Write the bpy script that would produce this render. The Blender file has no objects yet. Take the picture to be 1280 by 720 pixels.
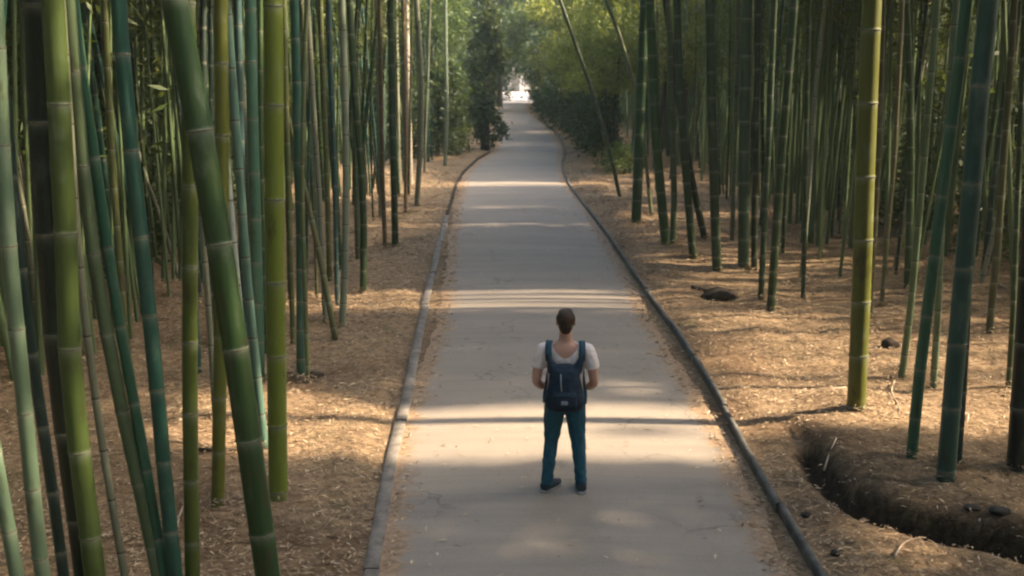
import bpy, bmesh, math, random
import numpy as np
from mathutils import Vector, noise
random.seed(7); rng = np.random.default_rng(7)
PI = math.pi; R = math.radians
sc = bpy.context.scene
col = bpy.context.collection

# ------------------------------------------------------------------ camera
F, H, PITCH = 1350.0, 3.98, R(12.2)
CP, SP = math.cos(PITCH), math.sin(PITCH)
cam_d = bpy.data.cameras.new('camera'); cam = bpy.data.objects.new('camera', cam_d); col.objects.link(cam)
cam.location = (0, 0, H); cam.rotation_euler = (PI/2 - PITCH, 0, 0)
cam_d.sensor_width = 36; cam_d.lens = F/1280*36; cam_d.clip_end = 3000; cam_d.clip_start = 0.1
cam_d.dof.use_dof = True; cam_d.dof.focus_distance = 11.0; cam_d.dof.aperture_fstop = 2.0
sc.camera = cam

def ray(u, v):
    a, b = (u-640)/F, (360-v)/F
    return (a, CP + b*SP, -SP + b*CP)
def row_y(v):                       # distance on flat ground seen at a row
    d = ray(640, v); return H*d[1]/-d[2]
def proj(x, y, z):
    dz = z-H; dep = y*CP - dz*SP; up = y*SP + dz*CP
    return 640 + F*x/dep, 360 - F*up/dep, dep

# ------------------------------------------------------------------ helpers
def tag(o, label=None, cat=None, group=None, kind=None):
    if label: o['label'] = label
    if cat: o['category'] = cat
    if group: o['group'] = group
    if kind: o['kind'] = kind
    return o
def empty(name, loc=(0, 0, 0), rz=0):
    o = bpy.data.objects.new(name, None); col.objects.link(o)
    o.location = loc; o.rotation_euler = (0, 0, rz); o.empty_display_size = .2
    return o
def link(name, me, mat=None, parent=None, loc=None, color=None, smooth=True):
    o = bpy.data.objects.new(name, me); col.objects.link(o)
    if mat is not None and not me.materials: me.materials.append(mat)
    if parent is not None: o.parent = parent
    if loc is not None: o.location = loc
    if color is not None: o.color = (*color, 1)
    if smooth: me.polygons.foreach_set('use_smooth', [True]*len(me.polygons))
    return o
def mesh_np(name, V, Q, attrs=None):
    """V (n,3), Q (m,k) all faces the same size"""
    V = np.asarray(V, np.float32); Q = np.asarray(Q, np.int32); k = Q.shape[1]
    me = bpy.data.meshes.new(name)
    me.vertices.add(len(V)); me.vertices.foreach_set('co', V.ravel())
    me.loops.add(Q.size); me.loops.foreach_set('vertex_index', Q.ravel())
    me.polygons.add(len(Q)); me.polygons.foreach_set('loop_start', np.arange(0, Q.size, k, dtype=np.int32))
    me.polygons.foreach_set('loop_total', np.full(len(Q), k, np.int32))
    for n, (kind, dom, data) in (attrs or {}).items():
        a = me.attributes.new(n, kind, dom); a.data.foreach_set('value', np.asarray(data, np.float32).ravel())
    me.update()
    return me

class Tube:
    """collects tubes of rings as one mesh"""
    def __init__(s): s.V=[]; s.Q=[]; s.A=[]; s.B=[]; s.n=0
    def add(s, P, rad, seg=8, scar=None, bloom=None, ell=None, caps=True):
        P = np.asarray(P, float); m = len(P)
        rad = np.broadcast_to(np.asarray(rad, float), (m,))
        T = np.gradient(P, axis=0); T /= np.linalg.norm(T, axis=1)[:, None]+1e-9
        ref = np.array([0, 1., 0]) if abs(T[:, 1]).max() < .9 else np.array([1., 0, 0])
        A = np.cross(T, ref); A /= np.linalg.norm(A, axis=1)[:, None]; B = np.cross(T, A)
        th = np.linspace(0, 2*PI, seg, endpoint=False)
        e = ell or 1.0
        V = P[:, None, :] + rad[:, None, None]*(A[:, None, :]*np.cos(th)[None, :, None] + e*B[:, None, :]*np.sin(th)[None, :, None])
        i = np.arange(m-1)[:, None]*seg; j = np.arange(seg)[None, :]; j2 = (j+1) % seg
        Q = np.stack([i+j, i+j2, i+seg+j2, i+seg+j], -1).reshape(-1, 4) + s.n
        s.V.append(V.reshape(-1, 3)); s.Q.append(Q)
        z = np.zeros(m)
        s.A.append(np.repeat(z if scar is None else scar, seg)); s.B.append(np.repeat(z if bloom is None else bloom, seg))
        s.n += m*seg
        if caps:
            for k, p in ((0, P[0]), (m-1, P[-1])):
                base = s.n - m*seg if k == 0 else s.n - seg - (1 if False else 0)
                pass
            b0 = s.n - m*seg; b1 = s.n - seg
            s.V.append(np.array([P[0], P[-1]])); s.A.append(np.zeros(2)); s.B.append(np.zeros(2))
            c0, c1 = s.n, s.n+1; s.n += 2
            jj = np.arange(0, seg, 1); q0 = np.stack([np.full(seg, c0), b0+(jj+1) % seg, b0+jj, np.full(seg, c0)], -1)
            q1 = np.stack([np.full(seg, c1), b1+jj, b1+(jj+1) % seg, np.full(seg, c1)], -1)
            s.caps = getattr(s, 'caps', []) + [q0[:, :3], q1[:, :3]]
    def build(s, name):
        V = np.concatenate(s.V); me = bpy.data.meshes.new(name)
        Q = np.concatenate(s.Q); T = np.concatenate(s.caps) if getattr(s, 'caps', None) else np.zeros((0, 3), int)
        me.vertices.add(len(V)); me.vertices.foreach_set('co', V.astype(np.float32).ravel())
        li = np.concatenate([Q.ravel(), T.ravel()]).astype(np.int32)
        me.loops.add(len(li)); me.loops.foreach_set('vertex_index', li)
        me.polygons.add(len(Q)+len(T))
        st = np.concatenate([np.arange(len(Q))*4, len(Q)*4+np.arange(len(T))*3]).astype(np.int32)
        tt = np.concatenate([np.full(len(Q), 4), np.full(len(T), 3)]).astype(np.int32)
        me.polygons.foreach_set('loop_start', st); me.polygons.foreach_set('loop_total', tt)
        for n, d in (('scar', s.A), ('bloom', s.B)):
            a = me.attributes.new(n, 'FLOAT', 'POINT'); a.data.foreach_set('value', np.concatenate(d).astype(np.float32))
        me.update()
        return me

# ------------------------------------------------------------------ materials
class NT:
    def __init__(s, name):
        s.m = bpy.data.materials.new(name); s.m.use_nodes = True; s.t = s.m.node_tree; s.t.nodes.clear()
        s.out = s.t.nodes.new('ShaderNodeOutputMaterial')
    def n(s, typ, **kw):
        nd = s.t.nodes.new(typ)
        for k, v in kw.items():
            if k.startswith('i_'): nd.inputs[k[2:].replace('_', ' ')].default_value = v
            else: setattr(nd, k, v)
        return nd
    def l(s, a, b): s.t.links.new(a, b)
    def noise(s, scale, detail=4, rough=.6, vec=None, dist=0):
        nd = s.n('ShaderNodeTexNoise'); nd.inputs['Scale'].default_value = scale
        nd.inputs['Detail'].default_value = detail; nd.inputs['Roughness'].default_value = rough; nd.inputs['Distortion'].default_value = dist
        if vec is not None: s.l(vec, nd.inputs['Vector'])
        return nd.outputs['Fac']
    def ramp(s, fac, stops):
        nd = s.n('ShaderNodeValToRGB'); cr = nd.color_ramp
        while len(cr.elements) < len(stops): cr.elements.new(.5)
        for e, (p, c) in zip(cr.elements, stops):
            e.position = p; e.color = (*c, 1) if not isinstance(c, (int, float)) else (c, c, c, 1)
        s.l(fac, nd.inputs['Fac']); return nd.outputs['Color']
    def mix(s, fac, a, b, mode='MIX'):
        nd = s.n('ShaderNodeMix', data_type='RGBA', blend_type=mode)
        for sock, v in ((nd.inputs['Factor'], fac), (nd.inputs['A'], a), (nd.inputs['B'], b)):
            if isinstance(v, (int, float)): sock.default_value = v
            elif isinstance(v, tuple): sock.default_value = (*v, 1)
            else: s.l(v, sock)
        return nd.outputs['Result']
    def math(s, op, a, b=None):
        nd = s.n('ShaderNodeMath', operation=op)
        for k, v in enumerate((a, b)):
            if v is None: continue
            if isinstance(v, (int, float)): nd.inputs[k].default_value = v
            else: s.l(v, nd.inputs[k])
        return nd.outputs[0]
    def pos(s): return s.n('ShaderNodeNewGeometry').outputs['Position']
    def scaled(s, vec, sc_):
        nd = s.n('ShaderNodeMapping'); nd.inputs['Scale'].default_value = sc_; s.l(vec, nd.inputs['Vector']); return nd.outputs[0]
    def bsdf(s, colr, rough=.7, bump=None, strength=.3, dist=.02, spec=.4):
        b = s.n('ShaderNodeBsdfPrincipled')
        if isinstance(colr, tuple): b.inputs['Base Color'].default_value = (*colr, 1)
        else: s.l(colr, b.inputs['Base Color'])
        if isinstance(rough, (int, float)): b.inputs['Roughness'].default_value = rough
        else: s.l(rough, b.inputs['Roughness'])
        b.inputs['Specular IOR Level'].default_value = spec
        if bump is not None:
            bn = s.n('ShaderNodeBump'); bn.inputs['Strength'].default_value = strength; bn.inputs['Distance'].default_value = dist
            s.l(bump, bn.inputs['Height']); s.l(bn.outputs[0], b.inputs['Normal'])
        return b
    def done(s, sh): s.l(sh.outputs[0], s.out.inputs['Surface']); return s.m

def mat_bamboo():
    t = NT('bamboo_culm')
    oi = t.n('ShaderNodeObjectInfo'); p = t.pos()
    off = t.n('ShaderNodeVectorMath', operation='ADD'); t.l(p, off.inputs[0]); t.l(oi.outputs['Random'], off.inputs[1])
    streak = t.noise(1, 5, .65, t.scaled(off.outputs[0], (30, 30, 1.2)))
    blot = t.noise(1, 5, .7, t.scaled(off.outputs[0], (5, 5, 2.2)))
    c = t.mix(t.ramp(streak, [(.3, 0), (.75, .55)]), oi.outputs['Color'], t.mix(.16, oi.outputs['Color'], (.24, .2, .06)))
    c = t.mix(t.ramp(blot, [(.56, 0), (.72, .5)]), c, t.mix(.35, c, (.3, .34, .27)))       # lichen and powder
    c = t.mix(t.ramp(blot, [(.3, .75), (.42, 0)]), c, (.04, .03, .014))
    bl = t.n('ShaderNodeAttribute', attribute_name='bloom').outputs['Fac']
    sc_ = t.n('ShaderNodeAttribute', attribute_name='scar').outputs['Fac']
    c = t.mix(t.math('MULTIPLY', t.math('POWER', bl, 1.6), .38), c, (.36, .38, .3))
    c = t.mix(t.ramp(sc_, [(.45, 0), (.8, .9)]), c, (.055, .04, .022))
    return t.done(t.bsdf(c, t.ramp(blot, [(.3, .3), (.7, .6)]), bump=streak, strength=.15, dist=.004, spec=.4))
def mat_leaf(name='leaf_blades'):
    t = NT(name)
    oi = t.n('ShaderNodeObjectInfo')
    rnd = t.n('ShaderNodeAttribute', attribute_name='rnd').outputs['Fac']
    c = t.mix(t.ramp(rnd, [(0, 0), (1, 1)]), t.mix(.55, oi.outputs['Color'], (.02, .035, .008)), t.mix(.10, oi.outputs['Color'], (.3, .28, .05)))
    big = t.noise(.6, 2, .5, t.pos())
    c = t.mix(t.ramp(big, [(.35, 0), (.7, .12)]), c, (.15, .15, .03))
    d = t.bsdf(c, .55, spec=.35)
    tr = t.n('ShaderNodeBsdfTranslucent'); t.l(t.mix(.22, c, (.36, .44, .05)), tr.inputs['Color'])
    m = t.n('ShaderNodeMixShader'); m.inputs[0].default_value = .35
    t.l(d.outputs[0], m.inputs[1]); t.l(tr.outputs[0], m.inputs[2])
    return t.done(m)
def mat_ground():
    t = NT('woodland_floor'); p = t.pos()
    big = t.noise(.55, 5, .6, p); fine = t.noise(9, 6, .75, p, .6); straw = t.noise(1, 4, .7, t.scaled(p, (14, 34, 14)), 1.2)
    c = t.ramp(fine, [(.28, (.06, .041, .026)), (.46, (.19, .13, .078)), (.6, (.31, .22, .13)), (.78, (.46, .35, .22))])
    c = t.mix(t.ramp(straw, [(.5, 0), (.66, .7)]), c, (.5, .34, .18))
    c = t.mix(t.ramp(big, [(.34, .65), (.5, 0)]), c, (.11, .065, .036))
    c = t.mix(t.ramp(t.noise(.9, 3, .6, p), [(.62, 0), (.72, .5)]), c, (.085, .085, .035))
    soil_shade = t.n('ShaderNodeAttribute', attribute_name='soil_shade').outputs['Fac']
    c = t.mix(soil_shade, c, t.ramp(fine, [(.3, (.012, .009, .006)), (.7, (.06, .042, .022))]))  # near-black tone paints the hollow's shade in with the dark earth
    h = t.math('ADD', fine, t.math('MULTIPLY', straw, .7))
    return t.done(t.bsdf(c, .9, bump=h, strength=.9, dist=.04, spec=.15))
def mat_asphalt():
    t = NT('worn_path_surface'); p = t.pos()
    wide = t.noise(1, 4, .6, t.scaled(p, (.25, 1.1, 1))); gr = t.noise(70, 3, .7, p); st = t.noise(1, 4, .65, t.scaled(p, (.35, 5.5, 1)))
    pat = t.noise(1.1, 5, .65, p)
    c = t.ramp(wide, [(.3, (.26, .222, .178)), (.7, (.325, .275, .215))])
    c = t.mix(t.ramp(st, [(.35, .3), (.6, 0)]), c, (.17, .155, .14))
    c = t.mix(t.ramp(pat, [(.58, 0), (.72, .35)]), c, (.34, .26, .19))
    c = t.mix(t.ramp(gr, [(.3, .35), (.55, 0)]), c, (.1, .09, .08))
    vo = t.n('ShaderNodeTexVoronoi', feature='DISTANCE_TO_EDGE'); vo.inputs['Scale'].default_value = .45
    wv = t.n('ShaderNodeVectorMath', operation='ADD'); nz = t.n('ShaderNodeTexNoise'); nz.inputs['Scale'].default_value = 2.2; nz.inputs['Detail'].default_value = 4; t.l(p, nz.inputs['Vector'])
    t.l(p, wv.inputs[0]); t.l(nz.outputs['Color'], wv.inputs[1]); t.l(wv.outputs[0], vo.inputs['Vector'])
    c = t.mix(t.math('MULTIPLY', t.ramp(vo.outputs['Distance'], [(.0, .55), (.012, 0)]), t.ramp(t.noise(.5, 2, .5, p), [(.45, 0), (.6, 1)])), c, (.07, .06, .05))
    e = t.n('ShaderNodeAttribute', attribute_name='edge').outputs['Fac']
    ef = t.math('ADD', e, t.math('MULTIPLY', t.math('SUBTRACT', t.noise(5, 5, .7, p), .5), 1.1))
    c = t.mix(t.ramp(ef, [(.55, 0), (.8, .85)]), c, t.ramp(t.noise(14, 5, .7, p), [(.3, (.16, .1, .055)), (.7, (.42, .28, .16))]))
    return t.done(t.bsdf(c, .8, bump=gr, strength=.35, dist=.008, spec=.3))
def mat_simple(name, c1, c2, scale=8, rough=.8, bump=.3, dist=.01, spec=.3, stretch=(1, 1, 1)):
    t = NT(name); f = t.noise(1, 5, .65, t.scaled(t.pos(), tuple(scale*k for k in stretch)))
    return t.done(t.bsdf(t.ramp(f, [(.3, c1), (.7, c2)]), rough, bump=f, strength=bump, dist=dist, spec=spec))
M = dict(
    bamboo=mat_bamboo(), leaf=mat_leaf(), ground=mat_ground(), path=mat_asphalt(),
    kerb=mat_simple('kerb_concrete', (.09, .08, .066), (.25, .22, .185), 7, .85, .5, .01),
    kerb_dark=mat_simple('mossy_kerb_concrete', (.05, .05, .042), (.17, .16, .135), 5, .85, .5, .01),
    bark=mat_simple('bark', (.018, .014, .01), (.07, .05, .035), 6, .95, .8, .03, stretch=(3, 3, .6)),
    redbark=mat_simple('reddish_bark', (.05, .02, .012), (.14, .06, .035), 8, .95, .8, .02, stretch=(3, 3, .6)),
    twig=mat_simple('dry_twig', (.3, .22, .14), (.55, .45, .33), 20, .8, .4, .004),
    darkwood=mat_simple('rotten_wood', (.01, .008, .006), (.05, .035, .022), 12, .95, .8, .02),
    stone=mat_simple('damp_stone', (.018, .017, .014), (.055, .05, .04), 12, .8, .6, .02),
    ring=mat_simple('node_ridge', (.05, .055, .03), (.2, .21, .14), 60, .6, .2, .002),
    skin=mat_simple('skin', (.44, .23, .16), (.55, .32, .23), 9, .5, .05, .002, spec=.4),
    hair=mat_simple('brown_hair', (.016, .009, .006), (.06, .034, .02), 60, .6, .9, .006, stretch=(1, 1, .25)),
    shirt=mat_simple('pale_cotton', (.7, .6, .55), (.82, .73, .68), 14, .85, .35, .01),
    jeans=mat_simple('teal_denim', (.010, .06, .095), (.024, .11, .155), 16, .8, .5, .012, stretch=(1.4, 1.4, .6)),
    shoe=mat_simple('dark_shoe_fabric', (.01, .02, .03), (.03, .045, .06), 30, .7, .3, .004),
    sole=mat_simple('pale_rubber_sole', (.16, .17, .17), (.3, .3, .29), 20, .7, .2, .003),
    pack=mat_simple('navy_pack_fabric', (.004, .01, .022), (.012, .03, .05), 22, .75, .5, .01),
    strap=mat_simple('teal_navy_webbing', (.01, .035, .055), (.02, .07, .09), 40, .7, .3, .004),
    patch=mat_simple('grey_patch', (.16, .19, .22), (.26, .3, .32), 40, .6, .2, .003),
    plaster=mat_simple('white_plaster', (.7, .69, .66), (.82, .81, .78), 2, .8, .1, .01),
    rooftile=mat_simple('grey_roof', (.14, .13, .12), (.24, .22, .2), 9, .8, .5, .02),
    paving=mat_simple('pale_paving', (.5, .44, .4), (.68, .62, .57), 3, .8, .2, .01),
)
def mat_litter():
    t = NT('dry_leaves')
    rnd = t.n('ShaderNodeAttribute', attribute_name='rnd').outputs['Fac']
    c = t.ramp(rnd, [(0, (.09, .063, .04)), (.35, (.26, .18, .11)), (.65, (.42, .31, .19)), (1, (.6, .49, .33))])
    return t.done(t.bsdf(c, .7, spec=.3))
M['litter'] = mat_litter()

# ------------------------------------------------------------------ sunlit share of the ground (used to thin the canopy where the photo shows sunlight)
def bands(lst, inside=1., outside=.0):
    out = [(150, outside)]
    for a_, b_, v_ in lst: out += [(a_-.8, outside), (a_+.8, v_), (b_-.8, v_), (b_+.8, outside)]
    return out+[(900, outside)]
ROWS_PATH = bands([(228, 234, 1), (259, 262.5, .8), (280, 284, .9), (366, 390, 1), (472, 479, .8), (487, 491, .8), (501, 506, .8), (513, 540, 1), (546, 576, 1), (645, 651, .9), (677, 684, .9), (706, 714, .9)])
ROWS_LEFT = [(200, .1), (226, .1), (229, .8), (234, .8), (240, .5), (275, .5), (281, .9), (290, .55), (330, .4), (364, .4), (368, 1), (390, 1), (396, .3), (480, .25),
             (490, 1), (562, 1), (575, .2), (640, .1), (900, .1)]
ROWS_RIGHT = [(200, .5), (230, .85), (300, .85), (380, .85), (420, .9), (440, 1), (544, 1), (552, .05), (652, .05), (660, .6), (900, .6)]
def lit(xg, y):
    """xg, y arrays: ground point"""
    u, v, d = proj(xg, np.maximum(y, 2.), 0.)
    def f(tab): a = np.array(tab); return np.interp(v, a[:, 0], a[:, 1])
    L = np.where(xg < -2.0, f(ROWS_LEFT), np.where(xg > 2.6, f(ROWS_RIGHT), f(ROWS_PATH)))
    L = np.where(y > 45, .0, L); L = np.where(y > 91, 1., L)
    L = np.where((xg < -3.7) & (y > 9), L*.5, L); L = np.where((xg < -4.8) & (y > 11), .05, L)
    L = np.where((xg > 9) | (xg < -8), .1, L)
    L = np.where((xg < -4.1) & (y < 8.7), .5, L)
    L = np.where((xg < -6.2) & (y < 17), .35, L)
    L = np.where((xg < -2.4) & (y > 36) & (y < 49), .9, L)
    L = np.where((xg < -2.9) & (y > 29) & (y < 37), .85, L)
    L = np.where((xg < -2.4) & (y >= 49) & (y < 90), .12, L)
    L = np.where((xg < -9) & (y > 17) & (y < 32), .35, L)
    L = np.where((xg > 5) & (xg < 13) & (y > 15) & (y < 36), .75, L)
    return L
ELEV = R(38); TE = math.tan(ELEV)

# ------------------------------------------------------------------ terrain
ASL = [(478, 800), (490, 720), (504, 580), (520, 516), (540, 457), (556, 410), (564, 380), (567, 335), (571, 290), (577, 250), (583, 222), (602, 201), (621, 190), (627, 180), (622, 165), (618, 150), (616, 138), (626, 131)]
ASR = [(1010, 800), (965, 720), (925, 620), (897, 560), (862, 500), (830, 450), (803, 400), (778, 350), (755, 305), (727, 260), (708, 235), (698, 215), (697, 200), (699, 190), (696, 178), (686, 163), (669, 150), (659, 138), (655, 131)]
KL = [(440, 820), (465, 716), (489, 580), (507, 504), (524, 416), (539, 352), (549, 304), (561, 262), (570, 232), (579, 216), (597, 199), (617, 188)]
KR = [(1065, 800), (1020, 720), (970, 634), (936, 574), (903, 512), (873, 462), (846, 420), (820, 385), (795, 349), (762, 300), (732, 260), (714, 236), (704, 216), (703, 203), (707, 190), (702, 175), (690, 161), (674, 148)]
def g2(u, v):
    d = ray(u, v); t = H/-d[2]; return np.array([d[0]*t, d[1]*t])
def poly_at(pts):
    P = np.array([g2(*p) for p in pts]); return P[np.argsort(P[:, 1])]
PL, PR, QL, QR = map(poly_at, (ASL, ASR, KL, KR))
def edge(P, y): return np.interp(y, P[:, 1], P[:, 0])
def smooth01(a, b, x): t = np.clip((x-a)/(b-a), 0, 1); return t*t*(3-2*t)
def vnoise(x, y, s, seed=0):
    """cheap smooth value noise, numpy"""
    X, Y = x*s+seed*17.3, y*s+seed*9.1
    xi, yi = np.floor(X), np.floor(Y); fx, fy = X-xi, Y-yi
    fx = fx*fx*(3-2*fx); fy = fy*fy*(3-2*fy)
    def h(a, b): v = np.sin(a*127.1+b*311.7+seed*74.7)*43758.5453; return v-np.floor(v)
    return (h(xi, yi)*(1-fx)+h(xi+1, yi)*fx)*(1-fy)+(h(xi, yi+1)*(1-fx)+h(xi+1, yi+1)*fx)*fy
TR = np.array([g2(*p) for p in [(1012, 572), (1028, 600), (1050, 622), (1085, 645), (1140, 662), (1210, 676), (1290, 692), (1420, 716)]])
def trench_d(x, y):
    best = np.full(np.shape(x), 1e9)
    side = np.zeros(np.shape(x))
    for a, b in zip(TR[:-1], TR[1:]):
        ab = b-a; t = np.clip(((x-a[0])*ab[0]+(y-a[1])*ab[1])/(ab@ab), 0, 1)
        dx, dy = x-(a[0]+t*ab[0]), y-(a[1]+t*ab[1]); d = np.hypot(dx, dy)
        s_ = np.sign(ab[0]*dy-ab[1]*dx)
        side = np.where(d < best, s_, side); best = np.minimum(best, d)
    return best, side
def gh(x, y):
    x = np.asarray(x, float); y = np.asarray(y, float)
    l, r = edge(QL, y), edge(QR, y)
    out = np.maximum(np.maximum(l-.12-x, x-(r+.1)), 0)
    a = smooth01(0, 1.2, out)
    z = a*(.20*(vnoise(x, y, .45, 1)-.45)+.12*(vnoise(x, y, 1.3, 2)-.5)+.05*(vnoise(x, y, 3.4, 3)-.5)+.018*(vnoise(x, y, 9, 4)-.5))
    z = z + .04*smooth01(0, .3, out)
    d, s = trench_d(x, y)
    hill = np.where(s > 0, np.exp(-(np.maximum(d-.15, 0)/.8)**2), 0)*.15*smooth01(2.65, 3.3, x)*smooth01(0, .12, d)
    dip = -.19*np.exp(-(d/.125)**2)
    m = smooth01(2.6, 2.8, x)
    z = z + m*(hill*(1+.3*(vnoise(x, y, 5, 6)-.5)) + dip)
    for bx, by, hh, w in MOUNDS: z = z + hh*np.exp(-((x-bx)**2+(y-by)**2)/w**2)
    return np.where((x > l-.12) & (x < r+.1), -.0, z)
MOUNDS = [(*g2(u_, v_-4), .07, .17) for u_, v_ in ((1182, 600), (1139, 572), (1167, 484), (1126, 467), (1197, 577), (1272, 585), (963, 388), (951, 373), (347, 622), (270, 632), (375, 470), (453, 366), (426, 408))]+[(*g2(1071, 512), .12, .5), (*g2(340, 640), .05, .5), (*g2(1195, 600), .05, .5)]
def base_at(u, v):
    z = 0.
    for _ in range(6):
        d = ray(u, v); t = (H-z)/-d[2]; x, y = d[0]*t, d[1]*t; z = float(gh(x, y))
    return x, y, z

def axis_lines(a, b, step, lo, hi, grow):
    mid = list(np.arange(a, b+1e-6, step)); L, s = [], step; x = a
    while x > lo: s *= grow; x -= s; L.append(x)
    Rr, s = [], step; x = b
    while x < hi: s *= grow; x += s; Rr.append(x)
    return np.array(L[::-1]+mid+Rr)
xs = axis_lines(-9, 10.5, .075, -900, 900, 1.16); 
ys = np.concatenate([np.linspace(-300, 0, 14)[:-1], np.linspace(0, 5.5, 14)[:-1], np.arange(5.5, 16, .06), axis_lines(16, 17, .09, 16, 60, 1.02)[1:]])
ys = ys[ys < 60]; yy = ys[-1]; s = .8; ext = []
while yy < 1500: s *= 1.15; yy += s; ext.append(yy)
ys = np.concatenate([ys, ext])
X, Y = np.meshgrid(xs, ys); Z = gh(X, Y)
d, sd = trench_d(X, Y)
soil_shade = np.where(sd > 0, 1-smooth01(.06, .16+.2*vnoise(X, Y, 4, 8), d), 1-smooth01(.04, .2+.1*vnoise(X, Y, 4, 9), d))*smooth01(2.6, 2.8, X)  # band along the hollow: dark earth with the trench shadow painted in
soil_shade = np.maximum(soil_shade, .5*np.where(sd > 0, 1-smooth01(.5, 1.2, d+.4*vnoise(X, Y, 2, 5)), 0)*smooth01(2.5, 2.75, X))  # half-strength tint paints the shading of the bank above the hollow
nx, ny = len(xs), len(ys)
V = np.stack([X, Y, Z], -1).reshape(-1, 3)
i = np.arange(ny-1)[:, None]*nx+np.arange(nx-1)[None, :]
Q = np.stack([i, i+1, i+nx+1, i+nx], -1).reshape(-1, 4)
tag(link('ground', mesh_np('ground', V, Q, {'soil_shade': ('FLOAT', 'POINT', soil_shade)}), M['ground']), kind='structure')

# path surface: a slightly crowned sheet 4 mm up, ragged along both edges
yp = np.concatenate([np.arange(3.0, 30, .12), np.arange(30, 92, .5)])
nc = 25; c = np.linspace(-1, 1, nc)
l = edge(PL, yp)-.16+.10*(vnoise(yp*0, yp, 2.1, 11)-.5)+.06*(vnoise(yp*0, yp, 7, 12)-.5)
r = edge(PR, yp)+.16+.10*(vnoise(yp*0, yp, 2.3, 13)-.5)+.06*(vnoise(yp*0, yp, 7, 14)-.5)
Xp = l[:, None]+(r-l)[:, None]*(c[None, :]+1)/2; Yp = np.repeat(yp[:, None], nc, 1)
Zp = .006+.03*(1-c[None, :]**2)+0*Yp
wid = (r-l)[:, None]/2; ed = 1-np.clip((1-np.abs(c[None, :]))*wid/.6, 0, 1)
i = np.arange(len(yp)-1)[:, None]*nc+np.arange(nc-1)[None, :]
tag(link('path', mesh_np('path', np.stack([Xp, Yp, Zp], -1).reshape(-1, 3), np.stack([i, i+1, i+nc+1, i+nc], -1).reshape(-1, 4),
    {'edge': ('FLOAT', 'POINT', ed)}), M['path']), kind='structure')
# sunlit clearing beyond the end of the path
bm = bmesh.new()
vs = [bm.verts.new(p) for p in ((-7, 92.2, .012), (9, 92.2, .012), (14, 150, .012), (-12, 150, .012))]; bm.faces.new(vs)
me = bpy.data.meshes.new('paved_clearing'); bm.to_mesh(me); tag(link('paved_clearing_ground', me, M['paving']), kind='structure')

def kerb(name, P, w, h, mat, y0, y1, seg_len, lean=0):
    V, Qd = [], []; y = y0; k = 0
    while y < y1:
        ln = seg_len*random.uniform(.8, 1.25); e = min(y+ln, y1); n = max(2, int((e-y)/.3)+1)
        dz = random.uniform(-.012, .012); dx = random.uniform(-.012, .012)
        st = len(V); yy = np.linspace(y+.006, e-.01, n)
        for q in yy:
            cx = float(edge(P, q))+dx; j = .006*(random.random()-.5); s_ = -.03
            V += [(cx-w/2, q, s_), (cx-w/2, q, h*.8+dz+j), (cx-w/2+.006, q, h+dz+j), (cx+w/2-.006, q, h+dz+j), (cx+w/2, q, h*.8+dz+j), (cx+w/2, q, s_)]
        for a in range(n-1):
            for b in range(5): o = st+a*6+b; Qd.append((o, o+1, o+7, o+6))
        for o in (st, st+(n-1)*6): Qd += [(o, o+1, o+4, o+5), (o+1, o+2, o+3, o+4)]
        y = e
    tag(link(name, mesh_np(name, V, Qd), mat, smooth=False), kind='structure')
kerb('kerb_left', QL, .12, .04, M['kerb'], 5., 27, 3.0)
kerb('kerb_left_far', QL, .09, .035, M['darkwood'], 27.1, 45, 3.4)
kerb('kerb_right', QR, .055, .10, M['kerb_dark'], 4.6, 28, 2.4)
kerb('kerb_right_far', QR, .07, .06, M['kerb_dark'], 28.1, 70, 4.5)

# ------------------------------------------------------------------ leaves
def leaf_mesh(name, C, D, L, W, rnd, Nrm=None):
    """rhombic blades: centres C, directions D, lengths L, widths W"""
    n = len(C); D = D/np.linalg.norm(D, axis=1)[:, None]
    if Nrm is None: Nrm = rng.normal(size=(n, 3))
    S = np.cross(D, Nrm); S /= np.linalg.norm(S, axis=1)[:, None]+1e-9
    Nn = np.cross(S, D)
    a = C; t = C+D*L[:, None]; m = C+D*(L*.42)[:, None]
    V = np.stack([a, m+S*(W/2)[:, None]+Nn*(W*.12)[:, None], t - Nn*(L*.08)[:, None], m-S*(W/2)[:, None]+Nn*(W*.12)[:, None]], 1).reshape(-1, 3)
    Q = np.arange(n*4).reshape(-1, 4)
    me = mesh_np(name, V, Q, {'rnd': ('FLOAT', 'POINT', np.repeat(rnd, 4))})
    return me
def sprays(C0, R0, per=7, size=(.2, .045), spread=.16, droop=.6):
    """fans of blades round each point of C0"""
    n = len(C0); C = np.repeat(C0, per, 0); k = len(C)
    D = rng.normal(size=(k, 3)); D[:, 2] = D[:, 2]*.6-droop; D /= np.linalg.norm(D, axis=1)[:, None]
    C = C+rng.normal(size=(k, 3))*spread
    L = size[0]*rng.uniform(.6, 1.35, k); W = size[1]*rng.uniform(.7, 1.3, k)
    rnd = np.clip(np.repeat(R0, per)+rng.normal(size=k)*.22, 0, 1)
    return C, D, L, W, rnd
def tips_(a): return a[0]+a[1]/np.linalg.norm(a[1], axis=1)[:, None]*a[2][:, None]
def cull(C, strength=1.0):
    """thin out whatever would shade the sunlit bands"""
    xg = C[:, 0]-C[:, 2]/TE
    Lt = lit(xg, C[:, 1])
    return rng.random(len(C)) >= Lt*strength

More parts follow.
